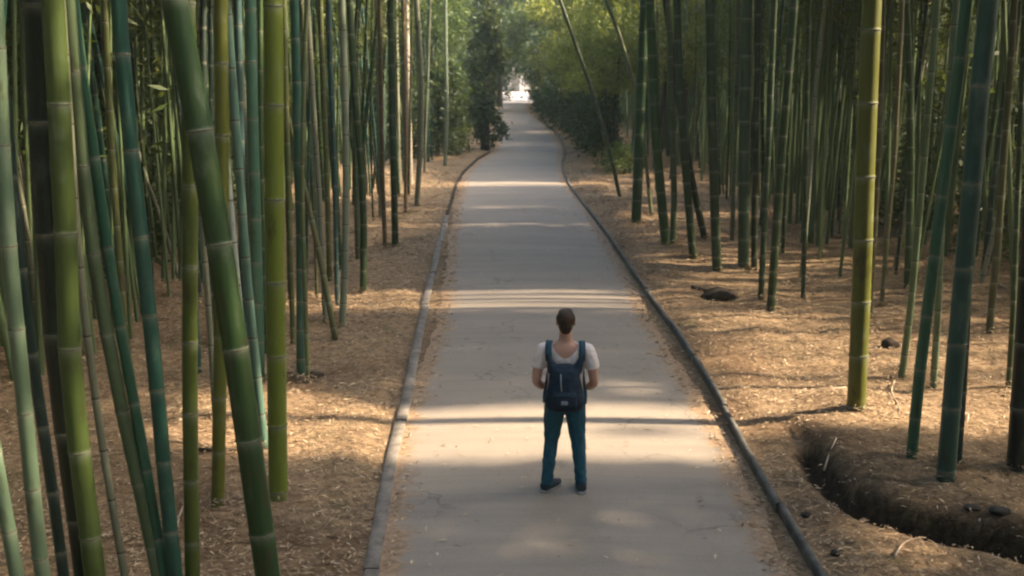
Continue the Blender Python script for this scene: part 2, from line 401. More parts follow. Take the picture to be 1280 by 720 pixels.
# ------------------------------------------------------------------ bamboo
def culm_path(x, y, z, pts3, total):
    """extends traced points to the full height, bowing over near the tip"""
    P = [np.array(p, float) for p in pts3]
    d = P[-1]-P[-2]; d /= np.linalg.norm(d)
    bow = np.array([random.uniform(-1, 1), random.uniform(-1, 1), 0.])*.05
    while P[-1][2] < total and len(P) < 60:
        h = P[-1][2]/total
        d = d+bow*(.2+h)*.6; d[2] = max(d[2], .3) if h > .8 else max(d[2], .75); d /= np.linalg.norm(d)
        P.append(P[-1]+d*.7)
    return np.array(P)
def resample(P):
    s = np.concatenate([[0], np.cumsum(np.linalg.norm(np.diff(P, axis=0), axis=1))])
    # smooth by cubic-like: Catmull style through dense linear then averaging
    t = np.linspace(0, s[-1], int(s[-1]/.15)+2)
    D = np.stack([np.interp(t, s, P[:, k]) for k in range(3)], 1)
    for _ in range(6):
        D[1:-1] = (D[:-2]+2*D[1:-1]+D[2:])/4
    s2 = np.concatenate([[0], np.cumsum(np.linalg.norm(np.diff(D, axis=0), axis=1))])
    return D, s2
def culm_geo(tb, P, r0, seg, inter, fine=True, zoff=0):
    D, s = resample(P); Lt = s[-1]
    nodes = []; q = inter*random.uniform(.3, .7)
    while q < Lt-.1:
        nodes.append(q); q += inter*(1+.35*min(q/3, 1))*random.uniform(.92, 1.08)
    S, rr, A, B = [0.], [1.12], [0], [0]
    for q in nodes:
        if fine: rows = [(-.10, 1, 0, 0), (-.03, 1, 0, .5), (-.012, 1.01, 0, 1), (-.004, 1.05, 1, .6), (.004, 1.06, 1, 0), (.012, 1.015, .2, 0), (.03, 1, 0, 0)]
        else: rows = [(-.06, 1, 0, .0), (-.008, 1.03, .2, 1), (.004, 1.06, 1, .2), (.03, 1, 0, 0)]
        for a, b, c_, d_ in rows:
            if q+a > S[-1]+.001: S.append(q+a); rr.append(b); A.append(c_); B.append(d_)
    if S[-1] < Lt-.01: S.append(Lt); rr.append(1); A.append(0); B.append(0)
    S = np.array(S); C = np.stack([np.interp(S, s, D[:, k]) for k in range(3)], 1)
    tt = S/Lt; rad = r0*np.array(rr)*(1-.10*tt-.8*np.maximum(tt-.35, 0)**1.3)
    tb.add(C, np.maximum(rad, .004), seg, np.array(A), np.array(B), caps=True)
    return C, S, rad, nodes, D, s
def make_crown(root, o, D, s, h0, nspray, rad, color, olive=.5, side=None, base=None):
    """leaf sprays and side twigs from height h0 up"""
    zz = D[:, 2]
    top = zz.max(); hs = h0+(top-h0)*rng.random(nspray)**.85
    if nspray > 70: hs[::2] = h0+2.4*rng.random(len(hs[::2]))
    s_i = np.interp(hs, zz[:int(np.argmax(zz))+1], s[:int(np.argmax(zz))+1])
    C0 = np.stack([np.interp(s_i, s, D[:, k]) for k in range(3)], 1)
    f = (hs-h0)/(top-h0+.01); rd = rad*(1-.6*f)*np.sqrt(rng.random(nspray)); th = rng.uniform(0, 2*PI, nspray)
    C0 = C0+np.stack([np.cos(th)*rd, np.sin(th)*rd, .35*rd-.25*rd**2], 1)
    C0[:, 2] = np.maximum(C0[:, 2], h0*.8)
    vis = C0[:, 2] < 4.5+.056*C0[:, 1]
    parts = []
    R0 = rng.random(nspray)*.9
    a = sprays(C0[vis], R0[vis], 9, (.21, .036), .17)
    b = sprays(C0[~vis], R0[~vis], 6, (.42, .15), .25)
    C, Dd, L, W, rn = [np.concatenate([p, q]) for p, q in zip(a, b)]
    if base[0] > .5 or True:
        k = (cull(C) & cull(tips_((C, Dd, L)))) | ((C[:, 0] < 0.2) & (C[:, 0]-C[:, 2]/TE > -6) & (C[:, 1] < 36))
        C, Dd, L, W, rn = C[k], Dd[k], L[k], W[k], rn[k]
    if len(C) < 4: return None
    me = leaf_mesh('leaf_crown', C-np.array(base), Dd, L, W, rn)
    o_ = link('leaf_crown', me, M['leaf'], root, color=color, smooth=False)
    return o_
HERO = []     # (u, base uv, phrase)
def stalk(pts, w, colr, phrase, label, h=None, crown=True, rings=True, h0=None, total=None, cane=False, group='bamboo stalks that stand out along the path'):
    """pts: traced pixels from the base up; w: width in pixels near the middle"""
    bx, by, bz = base_at(*pts[0])
    P = [(bx, by, bz-.05)] if cane else [(bx, by, bz-.22)]
    lean = random.uniform(-.02, .02); colr = tuple(q*.72 for q in colr)
    for u, v in pts[1:]:
        d = ray(u, v); t = by/d[1]
        for _ in range(3):
            z = H+d[2]*t; t = (by+lean*z)/d[1]
        P.append((d[0]*t, d[1]*t, H+d[2]*t))
    mid = P[len(P)//2]; dep = proj(*mid)[2]; r0 = w*dep/F/2
    total = total or random.uniform(9.5, 12.5)
    name = 'bamboo_cane' if cane else 'bamboo_stalk'
    root = empty(name, (bx, by, bz)); tag(root, label, 'bamboo', None if cane else group)
    PP = np.array(P) if cane else culm_path(bx, by, bz, P, total)
    tb = Tube(); seg = 18 if w > 16 else 12
    C, S, rad, nodes, D, s = culm_geo(tb, PP-np.array([bx, by, bz]), r0, seg, (.78 if w > 37 else .58) if w > 22 else (.46 if w > 12 else .36), True)
    link('culm', tb.build('culm'), M['bamboo'], root, color=colr)
    if rings and w >= 13:
        for q in nodes:
            c0 = np.array([np.interp(q, s, D[:, k]) for k in range(3)]); c1 = np.array([np.interp(q+.02, s, D[:, k]) for k in range(3)])
            if c0[2]+bz > 5.2: break
            rr_ = np.interp(q, S, rad); t2 = Tube(); dv = (c1-c0)/np.linalg.norm(c1-c0)
            t2.add([c0-dv*.007, c0-dv*.003, c0+dv*.003, c0+dv*.007], [rr_*1.0, rr_*1.03, rr_*1.03, rr_*1.0], seg, caps=False)
            link('node_ring', t2.build('node_ring'), M['ring'], root)
    if not cane and crown:
        Dw = D+np.array([bx, by, bz])
        make_crown(root, None, Dw, s, h0 or 5.6+.03*by, 60, 1.5, (.06, .10, .02), base=(bx, by, bz))
    HERO.append((pts[0][0], pts[0][1], bx, by, phrase))
    return root
TEAL = (.014, .09, .066); DTEAL = (.014, .045, .04); PALE = (.12, .19, .115); YG = (.12, .14, .018); GREEN = (.03, .08, .022); DG = (.018, .05, .018); OLIVE = (.09, .11, .035); GREY = (.2, .21, .14); PINK = (.42, .36, .28); BLUE = (.03, .085, .085)
heroes = [
 ([(66, 790), (48, 690), (28, 480), (12, 330), (0, 150), (-6, 0)], 20, PALE, 'the pale green stalk near the picture edge', 'pale green bamboo stalk with wide-spaced rings, outermost of the left front clump'),
 ([(86, 760), (64, 600), (45, 480), (22, 300), (12, 200), (0, 60)], 15, DTEAL, 'the dark blue-green stalk of the front clump', 'dark blue-green bamboo stalk just behind the pale one at the left edge'),
 ([(40, 830), (22, 720), (6, 640), (-12, 540), (-40, 380)], 18, PALE, 'the corner stalk', 'short stretch of pale bamboo stalk crossing the bottom left corner'),
 ([(112, 745), (92, 600), (74, 480), (60, 300), (50, 150), (44, 0)], 30, (.008, .02, .012), 'the blackish thick stalk', 'thick, almost black bamboo stalk hugging the fat olive one in the left clump'),
 ([(126, 775), (112, 660), (88, 480), (80, 240), (72, 100), (66, 0)], 28, (.06, .10, .02), 'the fat olive stalk', 'fat olive-yellow bamboo stalk, broadest of the left front clump'),
 ([(212, 745), (186, 600), (163, 480), (141, 360), (125, 240), (105, 120), (92, 0)], 14, (.03, .13, .07), 'the emerald stalk', 'smooth emerald stalk slanting between the brown-footed and the teal ringed stalks'),
 ([(206, 745), (182, 640), (166, 580), (150, 500), (126, 380), (110, 270), (98, 160), (86, 0)], 17, (.10, .15, .07), 'the brown-footed stalk', 'bamboo stalk turning reddish brown at its foot, ringed with pale joints'),
 ([(165, 755), (128, 560), (110, 430), (98, 330), (90, 200)], 10, GREY, 'the mottled grey stalk', 'slim mottled grey stalk squeezed between the fat olive and brown-footed stalks'),
 ([(224, 745), (206, 600), (196, 480), (183, 360), (165, 200), (155, 100), (148, 0)], 19, TEAL, 'the teal ringed stalk', 'teal bamboo stalk with dark rings, left neighbour of the upright yellowish green one'),
 ([(160, 470), (150, 330), (140, 200), (134, 80), (130, 0)], 9, OLIVE, 'the thin olive stalk', 'thin olive stalk standing behind the teal ringed stalk'),
 ([(345, 775), (335, 720), (318, 600), (301, 480), (283, 360), (263, 240), (242, 120), (218, 0)], 33, (.014, .055, .013), 'the leaning giant', 'giant dark green stalk leaning strongly to the left, thickest of the grove'),
 ([(239, 738), (237, 480), (238, 240), (236, 100), (234, 0)], 20, (.075, .11, .018), 'the upright yellowish green stalk', 'upright yellowish green stalk between the teal ringed one and the leaning giant'),
 ([(270, 632), (274, 520), (276, 420), (278, 200), (276, 0)], 17, YG, 'the half-hidden yellow stalk', 'yellowish stalk whose foot shows just to the left of the leaning giant'),
 ([(272, 570), (262, 400), (254, 300), (244, 120)], 8, GREY, 'the slim grey stalk', 'slim grey-green stalk rising behind the half-hidden yellowish stalk'),
 ([(347, 622), (346, 480), (343, 240), (342, 0)], 25, (.15, .2, .02), 'the bright yellow-green stalk', 'bright yellow-green upright stalk, first beside the kerb on the left'),
 ([(314, 520), (300, 390), (288, 260), (278, 140), (268, 0)], 9, (.34, .4, .34), 'the white-streaked stalk', 'whitish slender stalk just right of the leaning giant higher up'),
 ([(332, 560), (322, 480), (309, 350), (301, 240), (291, 110), (283, 0)], 12, (.09, .19, .14), 'the slanting blue-green stalk', 'blue-green stalk slanting past the giant, with small dark joints'),
 ([(324, 470), (320, 300), (315, 120), (313, 0)], 15, (.06, .17, .11), 'the white-jointed stalk', 'teal stalk with bright white joints left of the bright yellow-green stalk'),
 ([(306, 430), (301, 200), (297, 0)], 11, BLUE, 'the plain blue-green stalk', 'plain blue-green stalk behind and beside the white-jointed stalk'),
 ([(332, 440), (326, 200), (325, 0)], 7, GREEN, 'the thin green stalk', 'thin green stalk in the gap before the bright yellow-green stalk'),
 ([(375, 470), (376, 300), (371, 120), (368, 0)], 12, TEAL, 'the slate teal stalk', 'slate teal stalk next to the bright yellow-green one, on its path side'),
 ([(366, 430), (361, 240), (357, 100), (355, 0)], 7, OLIVE, 'the dull olive stalk', 'dull olive thin stalk between the bright yellow-green and the slate teal stalks'),
 ([(407, 402), (399, 240), (391, 120), (386, 30), (384, 0)], 7, GREY, 'the greyish slim stalk', 'greyish slim stalk beyond the crossing dead cane'),
 ([(426, 408), (431, 340), (433, 220), (431, 100), (427, 0)], 9, (.20, .24, .17), 'the curved pale stalk', 'pale stalk curving out at its foot near the leaning dead cane'),
 ([(453, 366), (455, 280), (451, 200), (442, 100), (437, 0)], 9, DG, 'the dark bowed stalk', 'dark green gently bowed stalk standing alone near the left kerb'),
 ([(494, 308), (492, 200), (489, 60), (488, 0)], 9, DG, 'the short-looking dark stalk', 'dark green straight stalk with its foot in open litter left of the path'),
 ([(482, 306), (478, 230), (476, 100), (474, 0)], 6, (.14, .1, .05), 'the brown thin stalk', 'brownish thin stalk right beside the straight dark green one'),
 ([(520, 257), (526, 180), (527, 100), (521, 10)], 7, GREY, 'the kinked pale stalk', 'pale grey stalk kinked near its top, the closest to the path on its side'),
 ([(507, 266), (507, 200), (505, 60), (504, 0)], 5, (.18, .12, .07), 'the brown reed', 'thin brown stalk just left of the kinked pale one'),
 ([(513, 228), (511, 150), (509, 80), (508, 0)], 7, PINK, 'the whitish broad stalk', 'cream-white sunlit stalk, brightest among those left of the path'),
 ([(499, 243), (497, 120), (495, 20), (495, 0)], 5, (.26, .27, .18), 'the cream slim stalk', 'cream slim stalk left of the brightest cream-white one'),
 ([(476, 272), (474, 150), (472, 50), (471, 0)], 6, (.2, .24, .16), 'the pale slim stalk', 'pale slim stalk behind the brown thin stalk left of the path'),
 ([(556, 207), (559, 140), (557, 60), (557, 0)], 5, (.16, .2, .13), 'the last pale stalk', 'last pale stalk before the dark shrubs on the left of the path'),
 ([(421, 382), (418, 200), (413, 70), (411, 0)], 6, BLUE, 'the thin blue stalk', 'thin blue-green stalk left of the curved pale stalk'),
 ([(447, 322), (445, 200), (441, 60)], 7, (.10, .13, .06), 'the mossy stalk', 'mossy green stalk partly behind the dark bowed stalk'),
 ([(412, 350), (408, 200), (402, 60)], 7, OLIVE, 'the faded olive stalk', 'faded olive stalk behind the curved pale stalk'),
 ([(385, 478), (382, 380), (377, 240), (380, 100)], 6, (.09, .12, .05), 'the mossy footed stalk', 'thin stalk sharing its foot with the slate teal stalk'),
 # right of the path
 ([(1071, 508), (1077, 360), (1082, 200), (1090, 0)], 24, (.11, .12, .014), 'the golden-edged stalk', 'thick golden-edged green stalk standing alone on a litter mound right of the path'),
 ([(1182, 600), (1190, 500), (1199, 400), (1218, 200), (1226, 90), (1236, 0)], 24, (.025, .085, .07), 'the thick blue-green stalk', 'thick dark blue-green stalk with fine pale joints above the dark hollow'),
 ([(1139, 572), (1150, 460), (1167, 330), (1183, 200), (1200, 80), (1208, 0)], 15, (.05, .14, .08), 'the silver-edged stalk', 'silver-edged green stalk left of the thick blue-green one'),
 ([(1167, 484), (1173, 380), (1178, 240), (1188, 100), (1195, 0)], 9, (.10, .16, .10), 'the slender twin stalk', 'slender stalk seen between the silver-edged and the thick blue-green stalks'),
 ([(1126, 467), (1138, 390), (1148, 280), (1155, 200), (1165, 80), (1172, 0)], 9, (.10, .16, .08), 'the curving slim stalk', 'curving slim stalk between the golden-edged and silver-edged stalks'),
 ([(1197, 577), (1203, 480), (1212, 300), (1228, 100), (1240, 0)], 12, DTEAL, 'the shadow stalk', 'dark slim stalk tucked close behind the thick blue-green one'),
 ([(1272, 585), (1280, 450), (1290, 300), (1305, 0)], 26, (.012, .018, .018), 'the black edge stalk', 'blackish thick stalk cut by the edge of the frame, right of the hollow'),
 ([(1261, 485), (1266, 400), (1272, 240), (1278, 100), (1281, 0)], 7, DG, 'the thin edge stalk', 'thin dark stalk just left of the blackish thick stalk'),
 ([(1236, 416), (1246, 320), (1256, 180), (1266, 40), (1268, 0)], 9, (.06, .07, .03), 'the brownish right stalk', 'brownish dark stalk behind the thick blue-green one, toward the picture edge'),
 ([(963, 388), (968, 320), (975, 220), (985, 100), (993, 0)], 11, DG, 'the dark front stalk', 'dark green stalk nearest the front of the clump right of the path'),
 ([(951, 373), (955, 290), (962, 150), (968, 0)], 8, DG, 'the dark companion stalk', 'slightly thinner dark stalk on the path side of the dark front stalk'),
 ([(1004, 372), (1006, 300), (1008, 150), (1012, 0)], 6, DG, 'the lone thin dark stalk', 'thin dark stalk with its foot in open litter, right of the dark front stalk'),
 ([(930, 333), (930, 200), (932, 80), (934, 0)], 15, (.045, .09, .05), 'the broad grey-green stalk', 'broad dull grey-green stalk in the middle of the right thicket'),
 ([(943, 337), (944, 200), (948, 0)], 8, (.012, .03, .015), 'the black slim stalk', 'near-black slim stalk right against the broad grey-green one'),
 ([(897, 337), (893, 250), (890, 150), (887, 0)], 12, DG, 'the upright dark stalk', 'upright dark stalk between the leaning black one and the broad grey-green one'),
 ([(884, 298), (870, 250), (858, 190), (845, 110), (832, 0)], 9, (.008, .02, .01), 'the leaning black stalk', 'near-black stalk leaning clearly to the left, right of the path'),
 ([(868, 320), (861, 260), (856, 200), (849, 100), (846, 0)], 10, DG, 'the crossing dark stalk', 'dark stalk crossing the foot of the leaning near-black one'),
 ([(834, 306), (826, 240), (820, 180), (815, 60), (812, 0)], 12, GREEN, 'the paired green stalk', 'mid green stalk, thicker of two that share one foot right of the path'),
 ([(841, 305), (843, 240), (839, 150), (836, 0)], 8, (.08, .12, .06), 'the paired thin stalk', 'greyish thin stalk sharing one foot with a thicker mid green stalk'),
 ([(795, 277), (798, 200), (801, 120), (806, 0)], 13, (.025, .075, .025), 'the stout dark stalk', 'stout dark green stalk nearest the right edge of the path'),
 ([(777, 246), (766, 205), (755, 165), (742, 120), (722, 62), (700, 0)], 5, (.05, .075, .03), 'the slanting far stalk', 'thin stalk slanting left over the end of the right verge'),
 ([(816, 262), (803, 160), (793, 105), (770, 30), (757, 0)], 5, (.16, .19, .09), 'the pale slanting stalk', 'pale thin stalk slanting left behind the stout dark green stalk'),
 ([(1001, 352), (1011, 240), (1018, 120), (1032, 0)], 6, (.24, .26, .2), 'the silvery thin stalk', 'silvery thin stalk leaning right, behind the lone thin dark stalk'),
 ([(1102, 383), (1108, 300), (1118, 200), (1128, 0)], 6, (.12, .12, .06), 'the tan thin stalk', 'tan thin stalk just right of the golden-edged stalk'),
 ([(1085, 396), (1092, 300), (1098, 180), (1102, 40)], 9, (.06, .06, .025), 'the dim brown stalk', 'dim brown-green stalk half hidden by the golden-edged stalk'),
 ([(915, 300), (918, 200), (921, 80), (922, 0)], 6, (.15, .18, .11), 'the pale thicket stalk', 'pale thin stalk between the upright dark and broad grey-green stalks'),
]
for k, (pts, w, c_, ph, lb) in enumerate(heroes): stalk(pts, w, c_, ph, lb)
canes = [
 ([(420, 423), (400, 320), (383, 245), (354, 118)], 8, (.12, .13, .06), 'dead brownish cane leaning left against the bright yellow-green bamboo stalk'),
 ([(226, 352), (200, 270), (180, 215), (162, 150)], 6, GREY, 'grey dead cane slanting in the dark gap behind the teal ringed stalk'),
 ([(222, 285), (205, 240), (185, 190), (160, 120)], 5, OLIVE, 'upper and thinner of two dead canes slanting behind the teal ringed stalk'),
 ([(1226, 352), (1250, 262), (1277, 168)], 6, (.4, .38, .3), 'bleached cane leaning right in the shade behind the thick blue-green stalk'),
 ([(1118, 335), (1130, 280), (1142, 225)], 6, (.26, .22, .12), 'short tan cane leaning right beside the curving slim stalk'),
 ([(52, 330), (40, 300), (20, 262)], 5, GREY, 'grey cane end slanting between the pale and the blackish stalks'),
]
for pts, w, c_, lb in canes: stalk(pts, w, c_, '', lb, cane=True)
HERO = [h for h in HERO if h[4]]

# the rest of the grove: ordinary stalks, each a thing of its own
def zone_ok(x, y):
    if x < 0: return x < -2.9-max(0, (15-y))*.55 and x > -17
    return x > 4.4+max(0, 17-y)*.95-max(0, min(y-24, 10))*.07 and x < 19
placed = [(h[2], h[3]) for h in HERO]
fill = []
tries = 0
while len(fill) < 234 and tries < 60000:
    tries += 1
    side = -1 if random.random() < .52 else 1
    y = 8.5+37*random.random()**1.0; x = side*(2.6+9.5*random.random()**1.35)
    if not zone_ok(x, y): continue
    u, v, dd = proj(x, y, 0)
    if u < -60 or u > 1340: continue
    if min((x-a)**2+(y-b)**2 for a, b in placed) < (.42 if y < 30 else .3)**2: continue
    if x > 0 and random.random() < .75*float(lit(np.array([2.7 if x < 6 else 0.]), np.array([y]))[0]): continue
    if x > 0 and 6 < y < 14.0 and x < 8.5: continue
    placed.append((x, y)); fill.append((x, y))
cols = [(TEAL, 'teal green'), (DG, 'dark green'), (GREEN, 'mid green'), (OLIVE, 'olive'), (GREY, 'greyish'), (DTEAL, 'dark blue-green'), ((.12, .16, .07), 'dull green'), ((.26, .27, .2), 'bleached')]
wts = [.24, .25, .2, .06, .04, .14, .05, .02]
byhero = {}
for x, y in fill:
    u, v, dd = proj(x, y, 1.2)
    k = min(range(len(HERO)), key=lambda i: (abs(HERO[i][0]-u)*1.0+abs(HERO[i][3]-y)*7+10*len(byhero.get(i, []))) if (HERO[i][2] > 0) == (x > 0) else 1e9)
    byhero.setdefault(k, []).append((x, y))
ORD = ['first', 'second', 'third', 'fourth', 'fifth', 'sixth', 'seventh', 'eighth', 'ninth', 'tenth', 'eleventh', 'twelfth', 'thirteenth', 'fourteenth', 'fifteenth',
       'sixteenth', 'seventeenth', 'eighteenth', 'nineteenth', 'twentieth', 'twenty-first', 'twenty-second', 'twenty-third', 'twenty-fourth', 'twenty-fifth']
def one_fill(x, y, label):
    z = float(gh(x, y)); root = empty('bamboo_stalk', (x, y, z))
    (c_, cn) = random.choices(cols, wts)[0]
    j = random.uniform(.3, .75); c_ = tuple(min(.6, q*j) for q in c_)
    r0 = random.choice([.028, .036, .045, .055])*random.uniform(.85, 1.15)
    lx, ly = random.gauss(.015*(1 if x < 0 else -1)*0, .05), random.gauss(0, .04)
    hgt = random.uniform(8.5, 12.5)
    P = [(0, 0, -.2)]
    cv = random.gauss(0, .006)
    for q in range(1, 7): P.append((lx*q*1.1+cv*q*q, ly*q*1.1, q*1.1))
    PP = culm_path(0, 0, 0, P, hgt)
    tb = Tube(); C, S, rad, nodes, D, s = culm_geo(tb, PP, r0, 9, .36, False)
    link('culm', tb.build('culm'), M['bamboo'], root, color=c_)
    u, v, dd = proj(x, y, 3)
    back = abs(x) > 6.5 or y > 27
    h0 = random.uniform(2.9, 4.6) if back else random.uniform(4.6, 5.6)+.03*y
    lc = random.choice([(.07, .11, .02), (.10, .13, .02), (.045, .09, .018), (.14, .14, .025)])
    make_crown(root, None, D+np.array([x, y, z]), s, h0, 85, random.uniform(1.1, 1.9), lc, base=(x, y, z))
    sz = 'stout' if r0 > .05 else ('thin' if r0 < .034 else 'slim')
    tag(root, label.format(sz=sz, cn=cn), 'bamboo', 'bamboo stalks of the thicket')
for k, lst in byhero.items():
    lst.sort(key=lambda p: p[1])
    for n, (x, y) in enumerate(lst):
        hx, hy, ph = HERO[k][2], HERO[k][3], HERO[k][4]
        one_fill(x, y, '{sz} {cn} stalk, %s back around %s' % (ORD[n], ph))
print('fill', len(fill), 'max per hero', max(len(v) for v in byhero.values()))

# beyond those: the deep grove as one object (far more stalks than one could build singly)
tb = Tube(); Cs = []
for _ in range(90):
    side = random.choice((-1, 1, 1)); y = random.uniform(0, 9); x = side*random.uniform(5.5+.2*y, 20); hh = random.uniform(9, 12.5)
    q = np.linspace(0, 1, 7)[:, None]; P = np.array([[x, y, float(gh(x, y))-.05]])+q*np.array([[random.gauss(0, .04)*hh, random.gauss(0, .04)*hh, hh]])
    if proj(x, y, 0)[0] < 1400 and proj(x, y, 0)[0] > -120: continue
    tb.add(P, np.linspace(.05, .015, 7), 6, caps=False)
n = 0
while n < 4600:
    side = random.choice((-1, 1)); y = 12+78*random.random()**1.1; x = side*(3.6+20*random.random()**1.5)
    if y < 44 and abs(x) < (5.2+max(0, 14-y)*.6 if x < 0 else 6.0+max(0, 19-y)*.9): continue
    if abs(x) < 4.5+.02*y and y > 44: continue
    n += 1; z = float(gh(x, y)); lx, ly = random.gauss(0, .05), random.gauss(0, .04); hh = random.uniform(8, 12)
    q = np.linspace(0, 1, 7)[:, None]; P = np.array([[x, y, z-.05]])+q*np.array([[lx*hh, ly*hh, hh]])
    tb.add(P, np.linspace(.05, .015, 7)*random.uniform(.45, 1.2), 6, caps=False)
    for _ in range(3): Cs.append(P[-1]+np.array([random.gauss(0, 1.0), random.gauss(0, 1.0), random.uniform(-7.0, .4)]))
tag(link('distant_bamboo_stalks', tb.build('distant_bamboo_stalks'), M['bamboo'], color=(.085, .13, .055)), 'massed thin stalks deep in the bamboo grove on both sides', 'bamboo', kind='stuff')
CAN = []  # unseen canopy added to shade the ground and cut light from behind the camera
while len(CAN) < 26000:
    y = random.uniform(-10, 48) if len(CAN) < 24000 else random.uniform(-16, -1); z = random.uniform(5, 12.5)
    if random.random() < .6: x = random.uniform(-8.5, 17)+z/TE
    else: x = random.uniform(-21, -2.8 if y > 0 else 21)
    if z < 6.0+.06*y or y > 0 and x < 3.4 and x > -3.2 or abs(x) > 22: continue
    CAN.append((x, y, z))
Cs = np.array(Cs)
a = sprays(Cs, rng.random(len(Cs))*.8, 11, (.24, .055), .3)
k = (cull(a[0]) & cull(tips_(a))) | ((a[0][:, 0] < 0) & (a[0][:, 0]-a[0][:, 2]/TE > -5)); a = [q[k] for q in a]
tag(link('distant_leaves', leaf_mesh('distant_leaves', *a), M['leaf'], color=(.06, .10, .02), smooth=False), 'massed green leaves filling the depth of the bamboo grove', 'foliage', kind='stuff')
CAN = np.array(CAN); a = sprays(CAN, rng.random(len(CAN))*.8, 6, (.66, .32), .42)
k = (cull(a[0]) & cull(tips_(a))) | ((a[0][:, 0] < 0) & (a[0][:, 0]-a[0][:, 2]/TE > -5)); k &= (np.abs(a[0][:, 0]) > 2.2) | (a[0][:, 1] < .5); a = [q[k] for q in a]
tag(link('shade_canopy_leaves', leaf_mesh('shade_canopy_leaves', *a), M['leaf'], color=(.05, .085, .02), smooth=False), 'high unseen leaf canopy of the bamboo grove, shaped to shade and band the path', 'foliage', kind='stuff')
# leafy thicket that closes the grove at the back on both sides; an unseen screen added behind the camera blocks sky light
Cw = []
for _ in range(9000):
    side = random.choice((-1, 1)); y = random.uniform(-14, 95); x = side*(random.uniform(19, 27) if y < 44 else random.uniform(7, 22)); Cw.append((x, y, 13.5*random.random()**.8))
for _ in range(2600): Cw.append((random.uniform(-22, 22), random.uniform(-20, -13), 13*random.random()))
for _ in range(2600): Cw.append((random.uniform(-45, -4) if random.random() < .5 else random.uniform(5.5, 45), random.uniform(96, 112), 15*random.random()))
for _ in range(1500): Cw.append((random.uniform(-45, 45), random.uniform(128, 150), 3.2+13*random.random()))
Cu = []
for _ in range(15000):                       # low dark undergrowth among the deeper stalks
    side = random.choice((-1, 1)); y = 12.5+51*random.random(); x = side*((9.0+max(0, 21-y)*.9 if side > 0 else 7.2+max(0, 17-y)*.5)+10*random.random()**1.5)
    Cu.append((x, y, .1+3.6*random.random()**1.5))
Cu = np.array(Cu); a = sprays(Cu, rng.random(len(Cu))*.7, 6, (.26, .085), .3, .3)
tag(link('undergrowth', leaf_mesh('undergrowth', *a), M['leaf'], color=(.03, .055, .016), smooth=False), 'low dark undergrowth between the deeper bamboo stalks', 'undergrowth', kind='stuff')
Cw = np.array(Cw); a = sprays(Cw, rng.random(len(Cw))*.7, 5, (.9, .42), .6, .3)
k = cull(a[0]) | (a[0][:, 0] < 0) | (a[0][:, 2] < 3.5) | (a[0][:, 1] > 62); a = [q[k] for q in a]
tag(link('thicket_leaves', leaf_mesh('thicket_leaves', *a), M['leaf'], color=(.03, .06, .015), smooth=False), 'dark leafy undergrowth closing off the back of the grove, plus an unseen light screen behind camera', 'undergrowth', kind='stuff')

# ------------------------------------------------------------------ trees and shrubs
def tree(x, y, h, r0, label, crown_c, c0, c1, rad, n=420, size=(.3, .1), bark='bark', lean=(0, 0), name='broadleaf_tree', limbs=7, per=9, group=None):
    z = float(gh(x, y)); root = empty(name, (x, y, z)); tag(root, label, 'tree', group)
    tb = Tube(); q = np.linspace(0, 1, 10)
    ax = np.stack([lean[0]*h*q+.12*np.sin(q*5+x), lean[1]*h*q+.1*np.sin(q*4+y), h*q-.1], 1)
    tb.add(ax, r0*(1.25-1.0*q)+.01+.25*r0*np.exp(-q*25), 12)
    link('trunk', tb.build('trunk'), M[bark], root)
    tips = []
    for k in range(limbs):
        f = c0/h+(1-c0/h)*k/limbs*.85; p0 = np.array([np.interp(f, q, ax[:, i]) for i in range(3)])
        th = random.uniform(0, 2*PI); ln = rad*random.uniform(.6, 1.05)*(1-.4*f)
        p1 = p0+np.array([math.cos(th)*ln*.5, math.sin(th)*ln*.5, ln*.25]); p2 = p0+np.array([math.cos(th)*ln, math.sin(th)*ln, ln*.2])
        t2 = Tube(); t2.add([p0, p1, p2], [r0*.32, r0*.18, .012], 7); link('limb', t2.build('limb'), M[bark], root); tips += [p1, p2]
    cl = []
    for p in tips+[ax[-1]]:
        for _ in range(3):
            c_ = p+np.array([random.gauss(0, rad*.3), random.gauss(0, rad*.3), random.gauss(0, (c1-c0)*.12)]); rr = random.uniform(.35, .8)*rad*.5
            m = int(n/(3*(len(tips)+1)))+1
            pts = rng.normal(size=(m, 3)); pts = pts/np.linalg.norm(pts, axis=1)[:, None]*rr*rng.random((m, 1))**.4; pts[:, 2] *= .6
            cl.append(c_+pts)
    C0 = np.concatenate(cl); C0 = C0[(C0[:, 2] > c0*.85) & (C0[:, 2] < c1+.6)]
    a = sprays(C0, rng.random(len(C0))*.9, per, size, size[0]*.8)
    a = list(a); kk = a[0][:, 2] > -9; a = [t_[kk] for t_ in a]
    link('crown', leaf_mesh('crown', *a), M['leaf'], root, color=crown_c, smooth=False)
    return root

tree(3.6, 46, 7.5, .09, 'small tree with yellow-green leaves drooping over the far right verge', (.34, .36, .06), 3.0, 7.5, 2.6, 900, (.24, .075), lean=(-.05, 0))
tree(3.3, 58, 8.5, .10, 'tree with olive and orange-tinged leaves overhanging the far hedge', (.10, .11, .03), 3.2, 8.5, 3.0, 1000, (.26, .09), lean=(-.03, 0))
tree(3.9, 41, 7.2, .07, 'young tree with bright yellow-green leaves high over the far verge', (.36, .38, .06), 3.3, 7.0, 2.2, 1000, (.2, .06))
tree(5.2, 38, 7.4, .07, 'young olive-leaved tree behind the leaning near-black stalk', (.26, .29, .05), 3.5, 6.8, 2.2, 900, (.2, .06))
tree(3.4, 51, 8.0, .09, 'bushy yellow tree with its crown low over the near hedge half', (.28, .28, .06), 2.6, 7.6, 2.4, 1100, (.24, .08))
tree(6.2, 40, 8.0, .09, 'mossy green tree rising behind the slanting far bamboo stalks', (.2, .26, .05), 3.4, 8, 2.8, 900, (.24, .08))
